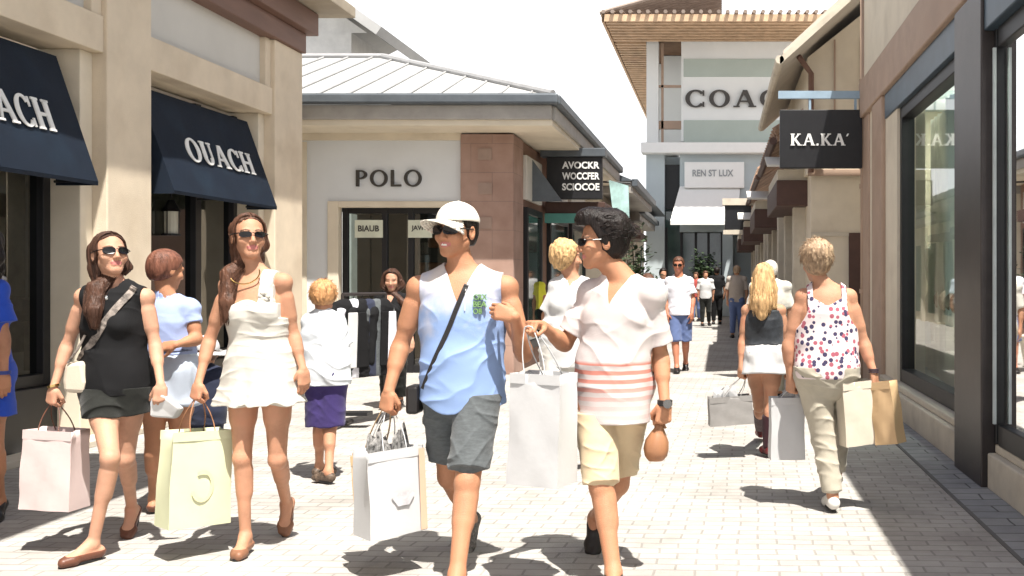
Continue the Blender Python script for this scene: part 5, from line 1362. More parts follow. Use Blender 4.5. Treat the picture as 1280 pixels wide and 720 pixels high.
p.garment('dress', p.pr['torso'] + pick(p.pr['shoulder'], 'sh'), C_cream, .008, .045, [drcut, drwide, lambda X, Y, Z: .757 + .005 * np.sin(X * 35) - Z], flutes,
          add=[Cone(c0, A(p.Pm[0], p.Pm[1], .757), .112, .228, flat=(p.fwd, 1.32), cap='b')], under=pick(p.pr['legs'], 'th'))
fdr = p.cloth[-1]
m = MB(); pts = [p.hp(0, 0, -.2) + p.lat2 * .075 * math.sin(a) + p.fwd * (.055 + .02 * math.cos(a)) + A(0, 0, -.055 * math.cos(a) + .02) for a in np.linspace(-1.9, 1.9, 22)]
m.tube(pts, .0035, 6); m.build('necklace', M_gold, p.root)
q0 = p.surf(fdr, .085, 1.31); m = MB()
for k in range(6): a = k * 1.05; m.ball(q0 + p.lat2 * .018 * math.cos(a) + A(0, 0, .018 * math.sin(a)) + p.fwd * .004, (.014, .01, .014), 8, 6)
m.build('brooch', C_cream, p.root, smooth=True)
p.shoes(mat('dark_tan_leather', (.22, .10, .055), .5, .15, 8), .004, low=True)

# =================================================================== 4. woman in black
p = Person(dict(label='woman in a black sleeveless top with a patterned shoulder strap looking up to the side', d=5.3, male=False, noeyes=True,
    head=(137, 318, 0), yaw=50, pitch=12, hs=1.02, sh=((106, 371, 0), (181, 372, .02)), hip=((124, 481, 0), (163, 481, 0)), w=(.14, .125, .155), bust=.052, arm=.9, leg=.86, h=.0038,
    arms=(((84, 432, .02), (67, 485, -.06), 'grip', (-.12, -.1, -1), (.35, .9, 0), 1),
          ((194, 431, .02), (201, 482, -.1), 'curl', (.05, -.2, -1), (-.4, .9, 0), -1)),
    legs=(((138, 573, -.24), (116, 5.06, .085), -28, 0), ((157, 573, .02), (165, 5.58, .145), 12, 34))))
wom_b = p
p.body(SK1)
hd = p.hp
p.long_hair(H_brown, [[(hd(-.045, -.02, .05), .034), (hd(-.066, -.015, -.06), .030), (at(119, 362, 5.22), .042), (at(116, 388, 5.17), .036), (at(118, 408, 5.16), .012)],
                      [(hd(0, -.065, .02), .055), (hd(-.01, -.07, -.10), .05), (at(128, 365, 5.42), .045)],
                      [(hd(.052, -.045, .03), .03), (hd(.052, -.06, -.07), .022), (hd(.045, -.07, -.16), .015)]], locks=150, seed=5)
p.sunglasses(.027, .018)
top_shirt(p, C_black, .80, 0, .062, 0, amp=.006, armhole=.0, name='top', ease=.93)
fs = p.cloth[-1]
shorts(p, C_olive, .70, .035, amp=.004, f0=.98, top=-.14)
st, path = p.strap(fs, [(.135, 1.37), (.06, 1.25), (-.05, 1.08), (-.165, .96)], M_strapg, .035, 'shoulder_strap')
pc = at(97, 468, 5.2); m = MB()
m.prism([pc + A(-.055 * a, -.03, b_) for a, b_ in ((-.75, .07), (.9, .06), (1.15, -.03), (1.0, -.09), (-.8, -.095), (-1.1, -.04))], A(0, .06, 0)); m.build('purse', L_cream, p.root, bevel=.02)
m = MB(); m.tube([pc + A(-.03, -.03, .06), pc + A(.02, -.03, .13), pc + A(.05, -.02, .2)], .006, 6); m.build('purse_strap', M_strapg, p.root)
m = MB(); c = p.surf(fs, .005, 1.30); m.ball(c, (.012, .006, .014), 8, 6); m.build('pendant', mat('silver_metal', (.7, .7, .7), .25, metal=1), p.root)
m = MB(); m.tube([p.W[0] + A(.002, 0, .005), p.W[0] + A(-.001, 0, .016)], .029, 16); m.build('bracelet', M_gold, p.root)
p.shoes(L_brown, .004, low=True)

# =================================================================== 5. older woman from behind
p = Person(dict(label='older woman seen from behind in a floral tank top and khaki trousers', d=6.2, male=False, face=-1, noeyes=True, h=.005,
    head=(1020, 327, 0), yaw=192, pitch=-6, hs=1.02, sh=((1004, 371, 0), (1061, 371, 0)), hip=((1014, 463, 0), (1052, 463, 0)), w=(.165, .17, .175), dep=1.15, bust=.06, arm=1.12,
    arms=(((985, 432, 0), (988, 474, .02), 'grip', (0, .1, -1), (.5, .6, 0), 1),
          ((1080, 430, 0), (1092, 466, -.05), 'grip', (.15, -.05, -1), (-.7, .6, 0), 1)),
    legs=(((1031, 552, .0), (1041, 6.12, .10), 185, 0), ((1046, 550, .3), (1046, 6.85, .10), 180, 0))))
wom_o = p
p.body(SK3, face=False)
ho_ = p.cap_hair(H_grey, .014, .05, -.03, .005, puff=[p.he((0, -.04, .045), (.078, .08, .075))], back_low=-.09, freq=100)
p.short_locks(H_grey, ho_, 560, .0024, .05, (0, -.1, -.9), .018, seed=6)
def tank(X, Y, Z):
    u, v = p.uv(X, Y, Z); back = 1.235 + np.abs(u) * .55
    st = np.where(np.abs(np.abs(u) - .105) < .022, Z - 1.42, Z - back); return np.maximum(st, np.abs(u) - .142 - np.clip((1.33 - Z) / .2, 0, 1) ** 1.5 * .075)
top_shirt(p, dots_mat('floral_cloth', (.72, .62, .62), (.05, .04, .10), (.38, .10, .14), 30, .42), .80, 0, .05, 0, amp=.004, armhole=.02, name='tank_top', ease=1.0)
bpy.data.objects.remove(p.root.children[-1]); f = p.cloth[-1]; f.cut(tank); V, Q = f.mesh(); mesh_from('tank_top', V, Q, bpy.data.materials['floral_cloth'], p.root, p.base)
trousers(p, C_khaki, amp=.008, top=-.10)
m = MB()
for k in range(3): m.tube([p.W[1] + A(0, 0, .002 + k * .009), p.W[1] + A(0, 0, .008 + k * .009)], .032, 14)
m.build('bracelet', mat('dark_bead', (.06, .04, .05), .3), p.root)
p.shoes(mat('off_white_sneaker', (.6, .58, .54), .6), .008)

# =================================================================== 6. young blond woman from behind
p = Person(dict(label='young blond woman seen from behind in a black strapless top and white mini skirt', d=8.0, male=False, face=-1, noeyes=True, h=.006, k=.95,
    head=(954, 350, 0), yaw=182, pitch=-4, sh=((934, 388, 0), (975, 388, 0)), hip=((944, 446, 0), (967, 446, 0)), w=(.135, .12, .15), bust=.045, arm=1.0,
    arms=(((928, 427, 0), (926, 460, -.05), 'grip', (0, 0, -1), (.5, .6, 0), 1), ((983, 427, 0), (987, 461, -.03), 'grip', (0, 0, -1), (-.6, .6, 0), 1)),
    legs=(((949, 508, .2), (951, 8.75, .12), 180, 0), ((962, 508, 0), (961, 7.98, .10), 195, 0))))
wom_y = p
p.body(SK3, face=False)
hd = p.hp
p.long_hair(H_blond, [[(hd(0, -.05, .06), .075), (hd(0, -.07, -.06), .075), (at(953, 378, 7.9), .075), (at(952, 393, 7.88), .045)], [(hd(-.05, -.02, .03), .035), (hd(-.06, -.03, -.08), .04), (at(941, 384, 7.95), .03)], [(hd(.05, -.02, .03), .035), (hd(.06, -.03, -.08), .04), (at(967, 384, 7.95), .03)]], locks=90, lock_r=.006, seed=8)
p.garment('top', p.pr['torso'], cloth('black_satin', (.03, .034, .04), .5, 12, rough=.4), .010, .03, [lambda X, Y, Z: Z - 1.155, zcut(.885)], folds(2, .004, 16, (.5, .5, 2.4)))
skirt(p, C_white, .90, .665, .145, .20, .76, 'skirt', 7, .03)
for i in (0, 1):
    f = Field([Cone(lerp(p.K[i], p.An[i], .3), p.An[i], .052, .042)], .006, .004); f.add([Cone(lerp(p.K[i], p.An[i], .3), p.An[i], .054, .043)], 0); V, Q = f.mesh(); mesh_from('knee_sock', V, Q, cloth('maroon_black_sock', (.035, .01, .015)), p.root, p.base)
p.shoes(mat('red_black_shoe', (.12, .01, .012), .4, .9, 30), .008)

# =================================================================== 7. child-like figure with cropped reddish hair from behind
p = Person(dict(label='person with cropped reddish hair in a light blue top, turned away', d=6.0, male=False, face=-1, noeyes=True, h=.005,
    head=(208, 337, 0), yaw=150, pitch=-10, sh=((185, 386, 0), (236, 386, 0)), hip=((193, 466, 0), (226, 466, 0)), w=(.13, .125, .15), bust=.035,
    arms=(((180, 432, .05), (192, 424, .3), 'relax', (.5, .5, .2), (0, 0, -1), 1), ((246, 424, -.03), (219, 431, -.17), 'relax', (-1, .0, -.15), (0, .7, -.6), 1)),
    legs=(((193, 555, .0), (193, 6.1, .085), 190, 0), ((224, 553, .1), (221, 6.5, .085), 180, 0))))
p.body(SK2, face=False)
p.cap_hair(H_red, .009, .045, -.04, .002, back_low=-.075)
top_shirt(p, C_lblue, .96, .5, .062, 0, amp=.005, name='top', ease=.95)
skirt(p, C_pblue, 1.0, .66, .14, .185, .8, 'skirt', 6, .02)
m = MB(); m.tube([lerp(p.Pm, p.Sm, .36) + p.lat2 * .148 * math.cos(a) + p.fwd * .118 * math.sin(a) for a in np.linspace(0, 2 * math.pi, 30)], .012, 6); m.build('belt', mat('blue_grey_belt', (.12, .15, .26), .6), p.root)
p.shoes(L_brown, .004, low=True)

# =================================================================== 8. child in white shirt and purple shorts
p = Person(dict(label='fair-haired child from behind in a loose white shirt and purple shorts', d=7.1, male=False, face=-1, noeyes=True, h=.006, k=.86,
    head=(404, 373, 0), yaw=195, pitch=-32, hs=1.08, sh=((388, 402, 0), (420, 402, 0)), hip=((398, 470, 0), (417, 470, 0)), w=(.13, .13, .135), bust=.02,
    arms=(((382, 434, .06), (384, 440, .26), 'relax', (.3, 1, -.1), (0, 0, -1), 1), ((430, 432, .04), (428, 440, .26), 'relax', (-.3, 1, -.1), (0, 0, -1), 1)),
    legs=(((400, 532, .0), (399, 7.15, .085), 150, 0), ((413, 532, 0), (411, 6.95, .085), 240, 0))))
p.body(SK3, face=False)
ho_ = p.cap_hair(H_straw, .014, .055, -.04, .005, freq=90, puff=[p.he((0, -.04, .03), (.08, .08, .085))], back_low=-.09)
p.short_locks(H_straw, ho_, 400, .003, .05, (0, -.2, -.9), .018, seed=7)
top_shirt(p, cloth('pale_white_cloth', (.66, .70, .74)), .665, .95, .062, 0, amp=.008, name='shirt', ease=1.12, inf=.02, sl_flare=.03)
shorts(p, C_navy, .375, .05, amp=.004)
p.shoes(mat('patterned_sandal', (.10, .07, .05), .6, .9, 50), .006)

# =================================================================== 9. woman in black by the shop door
p = Person(dict(label='long-haired woman in black standing at the glass door of the corner shop', d=11.0, male=False, face=1, h=.008, noeyes=True,
    head=(490, 350, 0), yaw=8, pitch=-8, sh=((475, 374, 0), (505, 374, 0)), hip=((482, 416, 0), (500, 416, 0)), w=(.14, .125, .155),
    arms=(((468, 402, 0), (478, 421, -.2), 'relax', (.4, -.5, -.6), (0, .5, -1), 1), ((511, 402, 0), (515, 426, -.1), 'relax', (0, -.3, -1), (-.5, .5, 0), -1)),
    legs=(((483, 461, 0), (483, 11.0, .09), 0, 0), ((499, 461, 0), (500, 11.1, .09), 10, 0))))
p.body(SK1)
hd = p.hp
p.long_hair(H_brown, [[(hd(-.05, -.02, .05), .045), (hd(-.08, -.02, -.06), .045), (at(478, 380, 10.93), .04)], [(hd(.05, -.02, .05), .045), (hd(.08, -.02, -.06), .045), (at(503, 378, 10.93), .04)], [(hd(0, -.05, .0), .06), (hd(0, -.06, -.12), .06), (at(490, 382, 11.12), .05)]], locks=40, lock_r=.009, seed=9)
top_shirt(p, C_black, .82, 1.5, .06, .12, amp=.004, name='top')
trousers(p, C_olive)
p.shoes(L_black, .008)

# =================================================================== 10. far man in white T-shirt
p = Person(dict(label='distant man in white T-shirt and slate blue shorts walking down the street centre', d=15.3, male=True, face=1, h=.010, noeyes=True,
    head=(848, 331, 0), yaw=-5, pitch=-4, hs=1.05, sh=((837, 352, 0), (861, 352, 0)), hip=((843, 391, 0), (857, 391, 0)),
    arms=(((832, 374, 0), (834, 392, -.1), 'relax', (0, 0, -1), (.6, .5, 0), 1), ((866, 374, 0), (865, 392, -.12), 'relax', (0, 0, -1), (-.6, .5, 0), -1)),
    legs=(((844, 428, -.1), (846, 15.1, .09), 0, 0), ((857, 428, 0), (857, 15.6, .12), 0, 20))))
p.body(mat('sunburnt_skin', (.42, .17, .10), .5, .08, 9)); p.cap_hair(H_warm, .010, .05, -.03, .003); p.sunglasses()
top_shirt(p, C_pw, .85, .7, .07, 0, amp=.006, ease=1.1, sl_flare=.03); shorts(p, C_bshort, .46, .04); p.shoes(L_black, .01)

# =================================================================== 11. blond person behind the striped-shirt man
p = Person(dict(label='blond person in a white shirt half hidden behind the man with the striped shirt', d=7.2, male=False, face=1, h=.006, noeyes=True,
    head=(709, 322, 0), yaw=120, pitch=0, sh=((697, 358, 0), (731, 358, 0)), hip=((694, 434, 0), (716, 434, 0)), w=(.14, .13, .15),
    arms=(((683, 394, 0), (687, 428, -.05), 'relax', (0, -.1, -1), (.6, .5, 0), 1), ((729, 394, 0), (728, 430, -.05), 'relax', (0, -.1, -1), (-.6, .5, 0), -1)),
    legs=(((696, 512, -.1), (700, 7.05, .09), 0, 0), ((715, 512, .1), (735, 7.6, .12), 0, 20))))
p.body(SK3); p.cap_hair(H_blond, .015, .05, -.05, .008, puff=[p.he((0, -.03, .03), (.085, .085, .09))], back_low=-.1)
top_shirt(p, C_white, .78, .9, .065, .05, amp=.006, ease=1.05, sl_flare=.02); trousers(p, cloth('pale_linen', (.6, .58, .54))); p.shoes(L_tan, .006)

# =================================================================== 12. person in yellow
p = Person(dict(label='dark-haired person in a bright yellow top far behind the man in the cap', d=17.0, male=False, face=-1, h=.012, noeyes=True,
    head=(665, 340, 0), yaw=170, pitch=0, hs=1.15, sh=((655, 357, 0), (677, 357, 0)), hip=((659, 392, 0), (672, 392, 0)), w=(.16, .14, .155),
    arms=(((650, 377, 0), (652, 394, -.05), 'relax', DN, (.6, .5, 0), 1), ((681, 377, 0), (680, 394, -.05), 'relax', DN, (-.6, .5, 0), 1)),
    legs=(((660, 422, 0), (660, 17.0, .09), 180, 0), ((671, 422, 0), (672, 17.3, .09), 180, 0))))
p.body(SK2, face=False); p.cap_hair(H_dark, .018, .05, -.04, .005, puff=[p.he((0, -.05, .10), (.045, .045, .045))], back_low=-.09)
top_shirt(p, C_yellow, .85, .6, .06, 0, ease=1.02); trousers(p, C_black); p.shoes(L_black, .01)

# =================================================================== 13. brown-haired person beyond the striped man
p = Person(dict(label='brown-haired pedestrian in a grey top just left of the distant man in white', d=14.0, male=False, face=1, h=.010, noeyes=True,
    head=(810, 354, 0), yaw=20, pitch=-5, hs=1.05, sh=((799, 374, 0), (822, 374, 0)), hip=((804, 408, 0), (817, 408, 0)), w=(.14, .13, .15),
    arms=(((795, 392, 0), (797, 410, -.05), 'relax', DN, (.6, .5, 0), 1), ((827, 392, 0), (824, 408, -.1), 'relax', DN, (-.6, .5, 0), -1)),
    legs=(((805, 444, 0), (806, 13.9, .09), 0, 0), ((816, 444, 0), (818, 14.3, .1), 0, 0))))
p.body(SK3); p.cap_hair(H_warm, .018, .05, -.05, .006, back_low=-.11)
top_shirt(p, cloth('grey_beige_cloth', (.42, .36, .31)), .85, .6, .065, 0); shorts(p, C_olive, .5, .04); p.shoes(L_black, .01)

# =================================================================== 14. woman in blue cut by the left edge
p = Person(dict(label='woman in royal blue cut off by the left edge of the view', d=5.8, male=False, face=1, h=.005, noeyes=True,
    head=(-24, 308, 0), yaw=-20, pitch=0, sh=((-54, 362, 0), (-4, 362, 0)), hip=((-42, 470, 0), (-12, 470, 0)), w=(.14, .125, .15),
    arms=(((-68, 420, 0), (-72, 470, -.1), 'relax', DN, (.6, .5, 0), 1), ((4, 420, 0), (5, 468, -.1), 'relax', (0, 0, -1), (-.5, .7, 0), -1)),
    legs=(((-36, 560, -.1), (-41, 5.6, .085), 0, 0), ((-8, 560, 0), (-1, 5.95, .11), 20, 20))))
p.body(SK2); hd = p.hp
p.long_hair(H_dark, [[(hd(-.05, -.02, .05), .045), (hd(-.08, -.02, -.06), .045), (at(-40, 365, 5.75), .04)], [(hd(.05, -.02, .05), .045), (hd(.08, -.02, -.06), .045), (at(-4, 345, 5.75), .03)], [(hd(0, -.05, .0), .06), (hd(0, -.06, -.12), .06), (at(-24, 370, 5.95), .05)]], locks=60, seed=12)
top_shirt(p, C_blue, .92, .72, .07, 0, amp=.007, name='top', sl_flare=.04, ease=1.02); shorts(p, C_blue, .62, .05); p.shoes(L_black, .006)
m = MB(); m.tube([p.W[1] + A(0, 0, .0), p.W[1] + A(0, 0, .02)], .033, 14); m.build('wristband', mat('blue_band', (.03, .05, .22), .5), p.root)

# =================================================================== 15. child with white sun hat between the two women
p = Person(dict(label='small child in dark clothes and a white sun hat standing left of the white dress', d=6.9, male=False, face=-1, h=.006, k=.62, noeyes=True,
    head=(258, 441, 0), yaw=200, pitch=-5, hs=1.45, sh=((247, 467, 0), (270, 467, 0)), hip=((251, 515, 0), (266, 515, 0)), w=(.10, .10, .105), bust=.02,
    arms=(((243, 494, 0), (243, 516, .05), 'relax', DN, (.6, .5, 0), 1), ((275, 494, 0), (275, 516, .05), 'relax', DN, (-.6, .5, 0), 1)),
    legs=(((252, 556, 0), (252, 6.9, .06), 180, 0), ((265, 556, 0), (265, 7.0, .06), 180, 0))))
p.body(SK3, face=False); p.cap_hair(H_warm, .012, .05, -.03, .003)
pr = [p.he((0, -.014, .035), (.078, .098, .085))]; f = Field(pr, .006, .012); f.add(pr, 0); hz = p.H[2] + .01; f.cut(lambda X, Y, Z: hz - Z + 0 * X); V, Q = f.mesh(); ho = mesh_from('sun_hat', V, Q, C_white, p.root, p.base)
m = MB(); c = p.hp(0, -.014, .012); n_ = 28
for i in range(n_):
    a0, a1 = 2 * math.pi * i / n_, 2 * math.pi * (i + 1) / n_; P_ = lambda a, r, dz: c + A(r * math.cos(a), r * math.sin(a), dz + .004 * math.sin(5 * a))
    m.poly([P_(a0, .118, 0), P_(a1, .118, 0), P_(a1, .165, -.02), P_(a0, .165, -.02)])
m.build('hat_brim', C_white, ho, solid=.006, smooth=True)
top_shirt(p, cloth('dark_navy_cloth', (.02, .025, .05)), .42, 1.4, .045, 0, ease=1.05); shorts(p, cloth('dark_navy_cloth', (.02, .025, .05)), .25, .03); p.shoes(L_black, .006)

# =================================================================== far figures at the white store
def far_person(label, px, d, htop, top, bottom, hair, face, yaw, skin=SK3, group=None, hr=H_dark):
    sc = F / d; y = lambda z: CY + (CH - z) * sc; w_ = lambda m_: m_ * sc
    k = htop / 1.72
    q = Person(dict(label=label, d=d, male=True, face=face, h=.016, noeyes=True, k=k,
        head=(px, y(1.60 * k), 0), yaw=yaw, sh=((px - w_(.17), y(1.40 * k), 0), (px + w_(.17), y(1.40 * k), 0)), hip=((px - w_(.085), y(.88 * k), 0), (px + w_(.085), y(.88 * k), 0)),
        arms=(((px - w_(.23), y(1.12 * k), 0), (px - w_(.22), y(.88 * k), 0), 'relax', DN, (.6, .5, 0), 1), ((px + w_(.23), y(1.12 * k), 0), (px + w_(.22), y(.88 * k), 0), 'relax', DN, (-.6, .5, 0), 1)),
        legs=(((px - w_(.09), y(.46 * k), 0), (px - w_(.1), d, .09), yaw, 0), ((px + w_(.09), y(.46 * k), 0), (px + w_(.1), d + .2, .09), yaw, 0))))
    q.body(skin, face=False); q.cap_hair(hr, .018, .05, -.04, .004); top_shirt(q, top, .85 * k, .9, .06, 0); trousers(q, bottom); q.shoes(L_black, .012)
    return q
far_person('person in black standing far off at the white store entrance', 896, 31, 1.74, C_black, C_black, None, -1, 180)
far_person('far person in a white top left of the black-clad figure at the store', 882, 30, 1.62, C_white, C_olive, None, 1, 10, hr=H_warm)
far_person('far person in a red top standing near the white store entrance', 870, 33, 1.60, cloth('red_cloth', (.35, .06, .05)), C_bshort, None, 1, -20, hr=H_warm)
far_person('white-haired person in a pale top walking beyond the young blond woman', 963, 11.5, 1.60, C_cream, C_khaki, None, -1, 178, hr=H_white)
far_person('far pedestrian in a dark top between the man in the cap and the corner shop', 643, 19, 1.66, C_black, C_khaki, None, -1, 175, hr=H_warm)
far_person('far pedestrian in pale blue behind the head and shoulder of the striped-shirt man', 829, 22, 1.62, C_pblue, C_olive, None, 1, 15)
far_person('far pedestrian in a grey-beige top walking away near the right row of shops', 921, 24, 1.70, cloth('grey_beige_cloth', (.42, .36, .31)), C_bshort, None, -1, 185, hr=H_grey)
# =================================================================== shopping bags
def bag_mat(name, rgb, vary=.03): return mat(name, rgb, .55, vary, 2.5, .3, 9, spec=.35)
B_white = bag_mat('white_paper', (.51, .51, .515)); B_pink = bag_mat('pale_pink_paper', (.62, .50, .48)); B_green = bag_mat('pale_green_cream_paper', (.60, .62, .42), .08); B_tan = bag_mat('kraft_paper', (.50, .34, .19)); B_ivory = bag_mat('ivory_paper', (.60, .54, .44)); B_grey = bag_mat('grey_printed_paper', (.26, .25, .24), .25)
def paper_bag(label, grip, zbot, w_, hgt, dep, yaw, m, roll=0.0, hm=None, shift=(0, 0), seed=0, motif=None, tissue=None, panel_m=None, extra=False):
    """grip: point in the hand; zbot: height of the bag's foot; yaw: turn about the vertical; roll: sideways lean"""
    rs = random.Random(seed); g = A(grip); y = R(yaw)
    ux = A(math.cos(y), math.sin(y), 0); uy = A(-math.sin(y), math.cos(y), 0); uz = A(0, 0, 1.0)
    rr = R(roll); ux, uz = ux * math.cos(rr) + uz * math.sin(rr), -ux * math.sin(rr) + uz * math.cos(rr)
    o = A(g[0] + shift[0], g[1] + shift[1], 0); o = o - uz * 0; o[2] = zbot
    P = lambda a, b, c: o + ux * a + uy * b + uz * c
    t = thing('paper_bag', label, 'bag', P(0, 0, 0))
    rows = 10; prof = []
    for j in range(rows + 1):
        c = j / rows; hw = w_ / 2 * (1 - .03 * c); hd = dep / 2 * (1 - .18 * c); gi = .55 * hd * 0 + w_ * .10 * c
        ring = []
        N = 6
        for i in range(N): u = i / N; ring.append((-hw + 2 * hw * u, -hd - .006 * math.sin(math.pi * u) * math.sin(math.pi * c)))
        ring += [(hw, -hd), (hw - gi, 0)]
        for i in range(N): u = i / N; ring.append((hw - 2 * hw * u, hd + .006 * math.sin(math.pi * u)))
        ring += [(-hw, hd), (-hw + gi, 0)]
        prof.append([(a + .002 * math.sin(7 * c + seed + a * 20), b + .005 * math.sin(9 * a / w_ + 5 * c + seed) * math.sin(6 * c + seed * 2) * (1 if abs(b) > .01 else 0) + rs.uniform(-.0012, .0012), c * hgt) for a, b in ring])
    n_ = len(prof[0]); mb = MB()
    for ring in prof: mb.v += [tuple(P(*q)) for q in ring]
    for j in range(rows):
        for i in range(n_): i2 = (i + 1) % n_; mb.f.append([j * n_ + i, j * n_ + i2, (j + 1) * n_ + i2, (j + 1) * n_ + i])
    mb.f.append(list(range(n_))[::-1])
    bo = mb.build('bag_body', m, t, solid=.002, smooth=True); bo.data.set_sharp_from_angle(angle=R(38))
    rm = MB(); hw_, hd_ = w_ / 2 * .972 + .001, dep / 2 * .83 + .004
    for b0 in (-1, 1): rm.prism([P(-hw_, b0 * hd_, hgt - .045), P(hw_, b0 * hd_, hgt - .045), P(hw_, b0 * (hd_ - .001), hgt + .001), P(-hw_, b0 * (hd_ - .001), hgt + .001)], uy * b0 * .0018)
    build_each(rm, 'top_fold', m, t)
    for sg in (-1, 1):
        hb = MB(); top = P(0, sg * dep * .41, hgt); pts = []
        side = w_ * .2
        q0 = P(-side, sg * dep * .41, hgt - .015); q3 = P(side, sg * dep * .41, hgt - .015)
        g_ = g + uy * sg * .006
        for k in range(9): u = k / 8; pts.append(lerp(q0, g_ - ux * .022, u) + ux * (-.012 * math.sin(math.pi * u)))
        for k in range(1, 5): a = math.pi * k / 5; pts.append(g_ + ux * (-.022 * math.cos(a)) + A(0, 0, .010 * math.sin(a)))
        for k in range(9): u = k / 8; pts.append(lerp(g_ + ux * .022, q3, u) + ux * (.012 * math.sin(math.pi * u)))
        hb.tube(pts, .003, 6); hb.build('handle', hm or m, t, smooth=True)
    if motif:
        mm = MB(); mw, mh, mz, kind = motif
        if kind == 'ring':
            for a, b_, c_, d_ in arc(0, 0, mw, mh, mw * .25, mh * .2, 200, 480, 30): mm.prism([P(q[0], -dep / 2 * .95 - .010, mz + q[1]) for q in (a, b_, c_, d_)], -uy * .0015)
        elif kind == 'panel': mm.prism([P(a, -dep / 2 - .004, b_) for a, b_ in ((mw, 0.005), (w_ / 2 - .002, .005), (w_ / 2 - .006, hgt - .01), (mw, hgt - .01))], -uy * .002)
        if mm.v: mm.build('print', panel_m or B_ivory, t)
    if extra:
        mm = MB(); mm.prism([P(.02 + .05 * math.cos(a) * (1 + .25 * math.sin(3 * a)), -dep / 2 - .007, .17 + .045 * math.sin(a) * (1 + .3 * math.cos(2 * a))) for a in np.linspace(0, 2 * math.pi, 26)[:-1]], -uy * .001); mm.build('print', mat('pale_grey_print', (.50, .49, .51), .6, .2, 30), t)
    if tissue:
        tm = MB()
        for k in range(7):
            a = rs.uniform(-w_ * .3, w_ * .3); hh = rs.uniform(.04, tissue[1]); b_ = rs.uniform(-dep * .2, dep * .2)
            tm.poly([P(a - .035, b_, hgt - .03), P(a + .035, b_ + .01, hgt - .03), P(a + .02 + rs.uniform(-.02, .02), b_ + .02, hgt + hh * .7), P(a + rs.uniform(-.02, .02), b_, hgt + hh), P(a - .03, b_ - .01, hgt + hh * .6)])
        tm.build('tissue', tissue[0], t, solid=.003)
    return t
G = man1.grip
paper_bag('large plain white bag between the man in the cap and the striped-shirt man', man2.grip[0], at(0, 600, 4.72)[2], .26, .50, .19, -20, B_white, roll=-1, shift=(.055, .02), seed=1, motif=(.05, .03, .25, 'none'), panel_m=B_white)
paper_bag('white bag with tan edge and patterned tissue held by the man in the cap', G[0], at(0, 668, 4.78)[2], .28, .40, .18, 44, B_white, roll=2, shift=(.01, .0), seed=2, motif=(.105, 0, 0, 'panel'), panel_m=bag_mat('peach_paper', (.62, .42, .30)), extra=True, tissue=(mat('black_white_print', (.30, .29, .28), .7, .98, 45), .14))
paper_bag('small kraft bag tucked behind the white bag of the man in the cap', G[0] + A(-.03, .05, 0), at(0, 655, 4.95)[2], .2, .34, .10, 14, B_tan, roll=5, shift=(-.075, .12), seed=3)
paper_bag('pale pink bag hanging from the hand of the woman in black', wom_b.grip[0], at(0, 636, 5.2)[2], .27, .40, .15, -6, B_pink, roll=-2, hm=L_brown, shift=(.01, -.02), seed=4)
paper_bag('pale green and cream bag with a round print beside the white dress', wom_w.grip[0], at(0, 658, 5.1)[2], .30, .47, .17, 50, B_green, roll=-3, hm=L_tan, shift=(-.02, -.02), seed=5, motif=(.055, .08, .2, 'ring'), panel_m=bag_mat('pale_yellow_paper', (.66, .62, .38)))
paper_bag('plain white bag between the young blond woman and the older woman', wom_o.grip[0] + A(-.01, .06, 0), at(0, 571, 6.4)[2], .21, .38, .12, 6, B_white, shift=(-.02, .04), seed=6)
paper_bag('ivory bag in the right hand of the older woman in floral top', wom_o.grip[1], at(0, 555, 6.15)[2], .22, .38, .12, 18, B_ivory, roll=4, shift=(-.08, 0), seed=7)
paper_bag('kraft bag at the outer side of the older woman, leaning outwards', wom_o.grip[1] + A(.01, -.03, 0), at(0, 556, 6.05)[2], .15, .37, .11, -38, B_tan, roll=9, shift=(.09, -.03), seed=8)
paper_bag('wide grey and white bag held low by the young blond woman', wom_y.grip[0], at(0, 530, 7.95)[2], .34, .22, .14, 8, B_grey, roll=3, shift=(-.09, -.02), seed=9, tissue=(C_white, .09))

# brown drawstring purse of the striped-shirt man
c = man2.grip[1]; t = thing('purse', 'small gathered brown leather purse held by the striped-shirt man', 'purse', (c[0], c[1], c[2] - .17))
m = MB(); m.tube([c + A(-.008 - .02 * a, 0, dz) for a, dz in ((0, .0), (.1, -.02), (.3, -.045), (.6, -.08), (.8, -.12), (.9, -.15), (.9, -.17))], [.026, .020, .034, .052, .058, .052, .036], 18)
for i, v in enumerate(m.v):
    q = A(v) - c; a = math.atan2(q[1], q[0] + .02); m.v[i] = tuple(A(v) + A(math.cos(a), math.sin(a), 0) * .004 * math.sin(7 * a) * (1 if q[2] > -.12 else .3))
m.build('pouch_body', L_tan, t, smooth=True)
m = MB(); m.tube([c + A(-.02, -.02, -.02), c + A(.0, -.01, .02), c + A(.02, .01, -.02)], .006, 6); m.build('wrist_strap', L_tan, t)
# white clutch of the woman in black
c = wom_b.grip[1]; t = thing('clutch', 'crumpled white clutch in the lowered hand of the woman in black', 'clutch', c - A(0, 0, .06))
m = MB(); m.prism([c + A(-.035, -.03, .03), c + A(.02, -.03, .05), c + A(.10, .01, -.03), c + A(.06, .02, -.085), c + A(-.045, -.02, -.07)], A(.01, .03, 0)); m.build('clutch_body', C_white, t, bevel=.012)

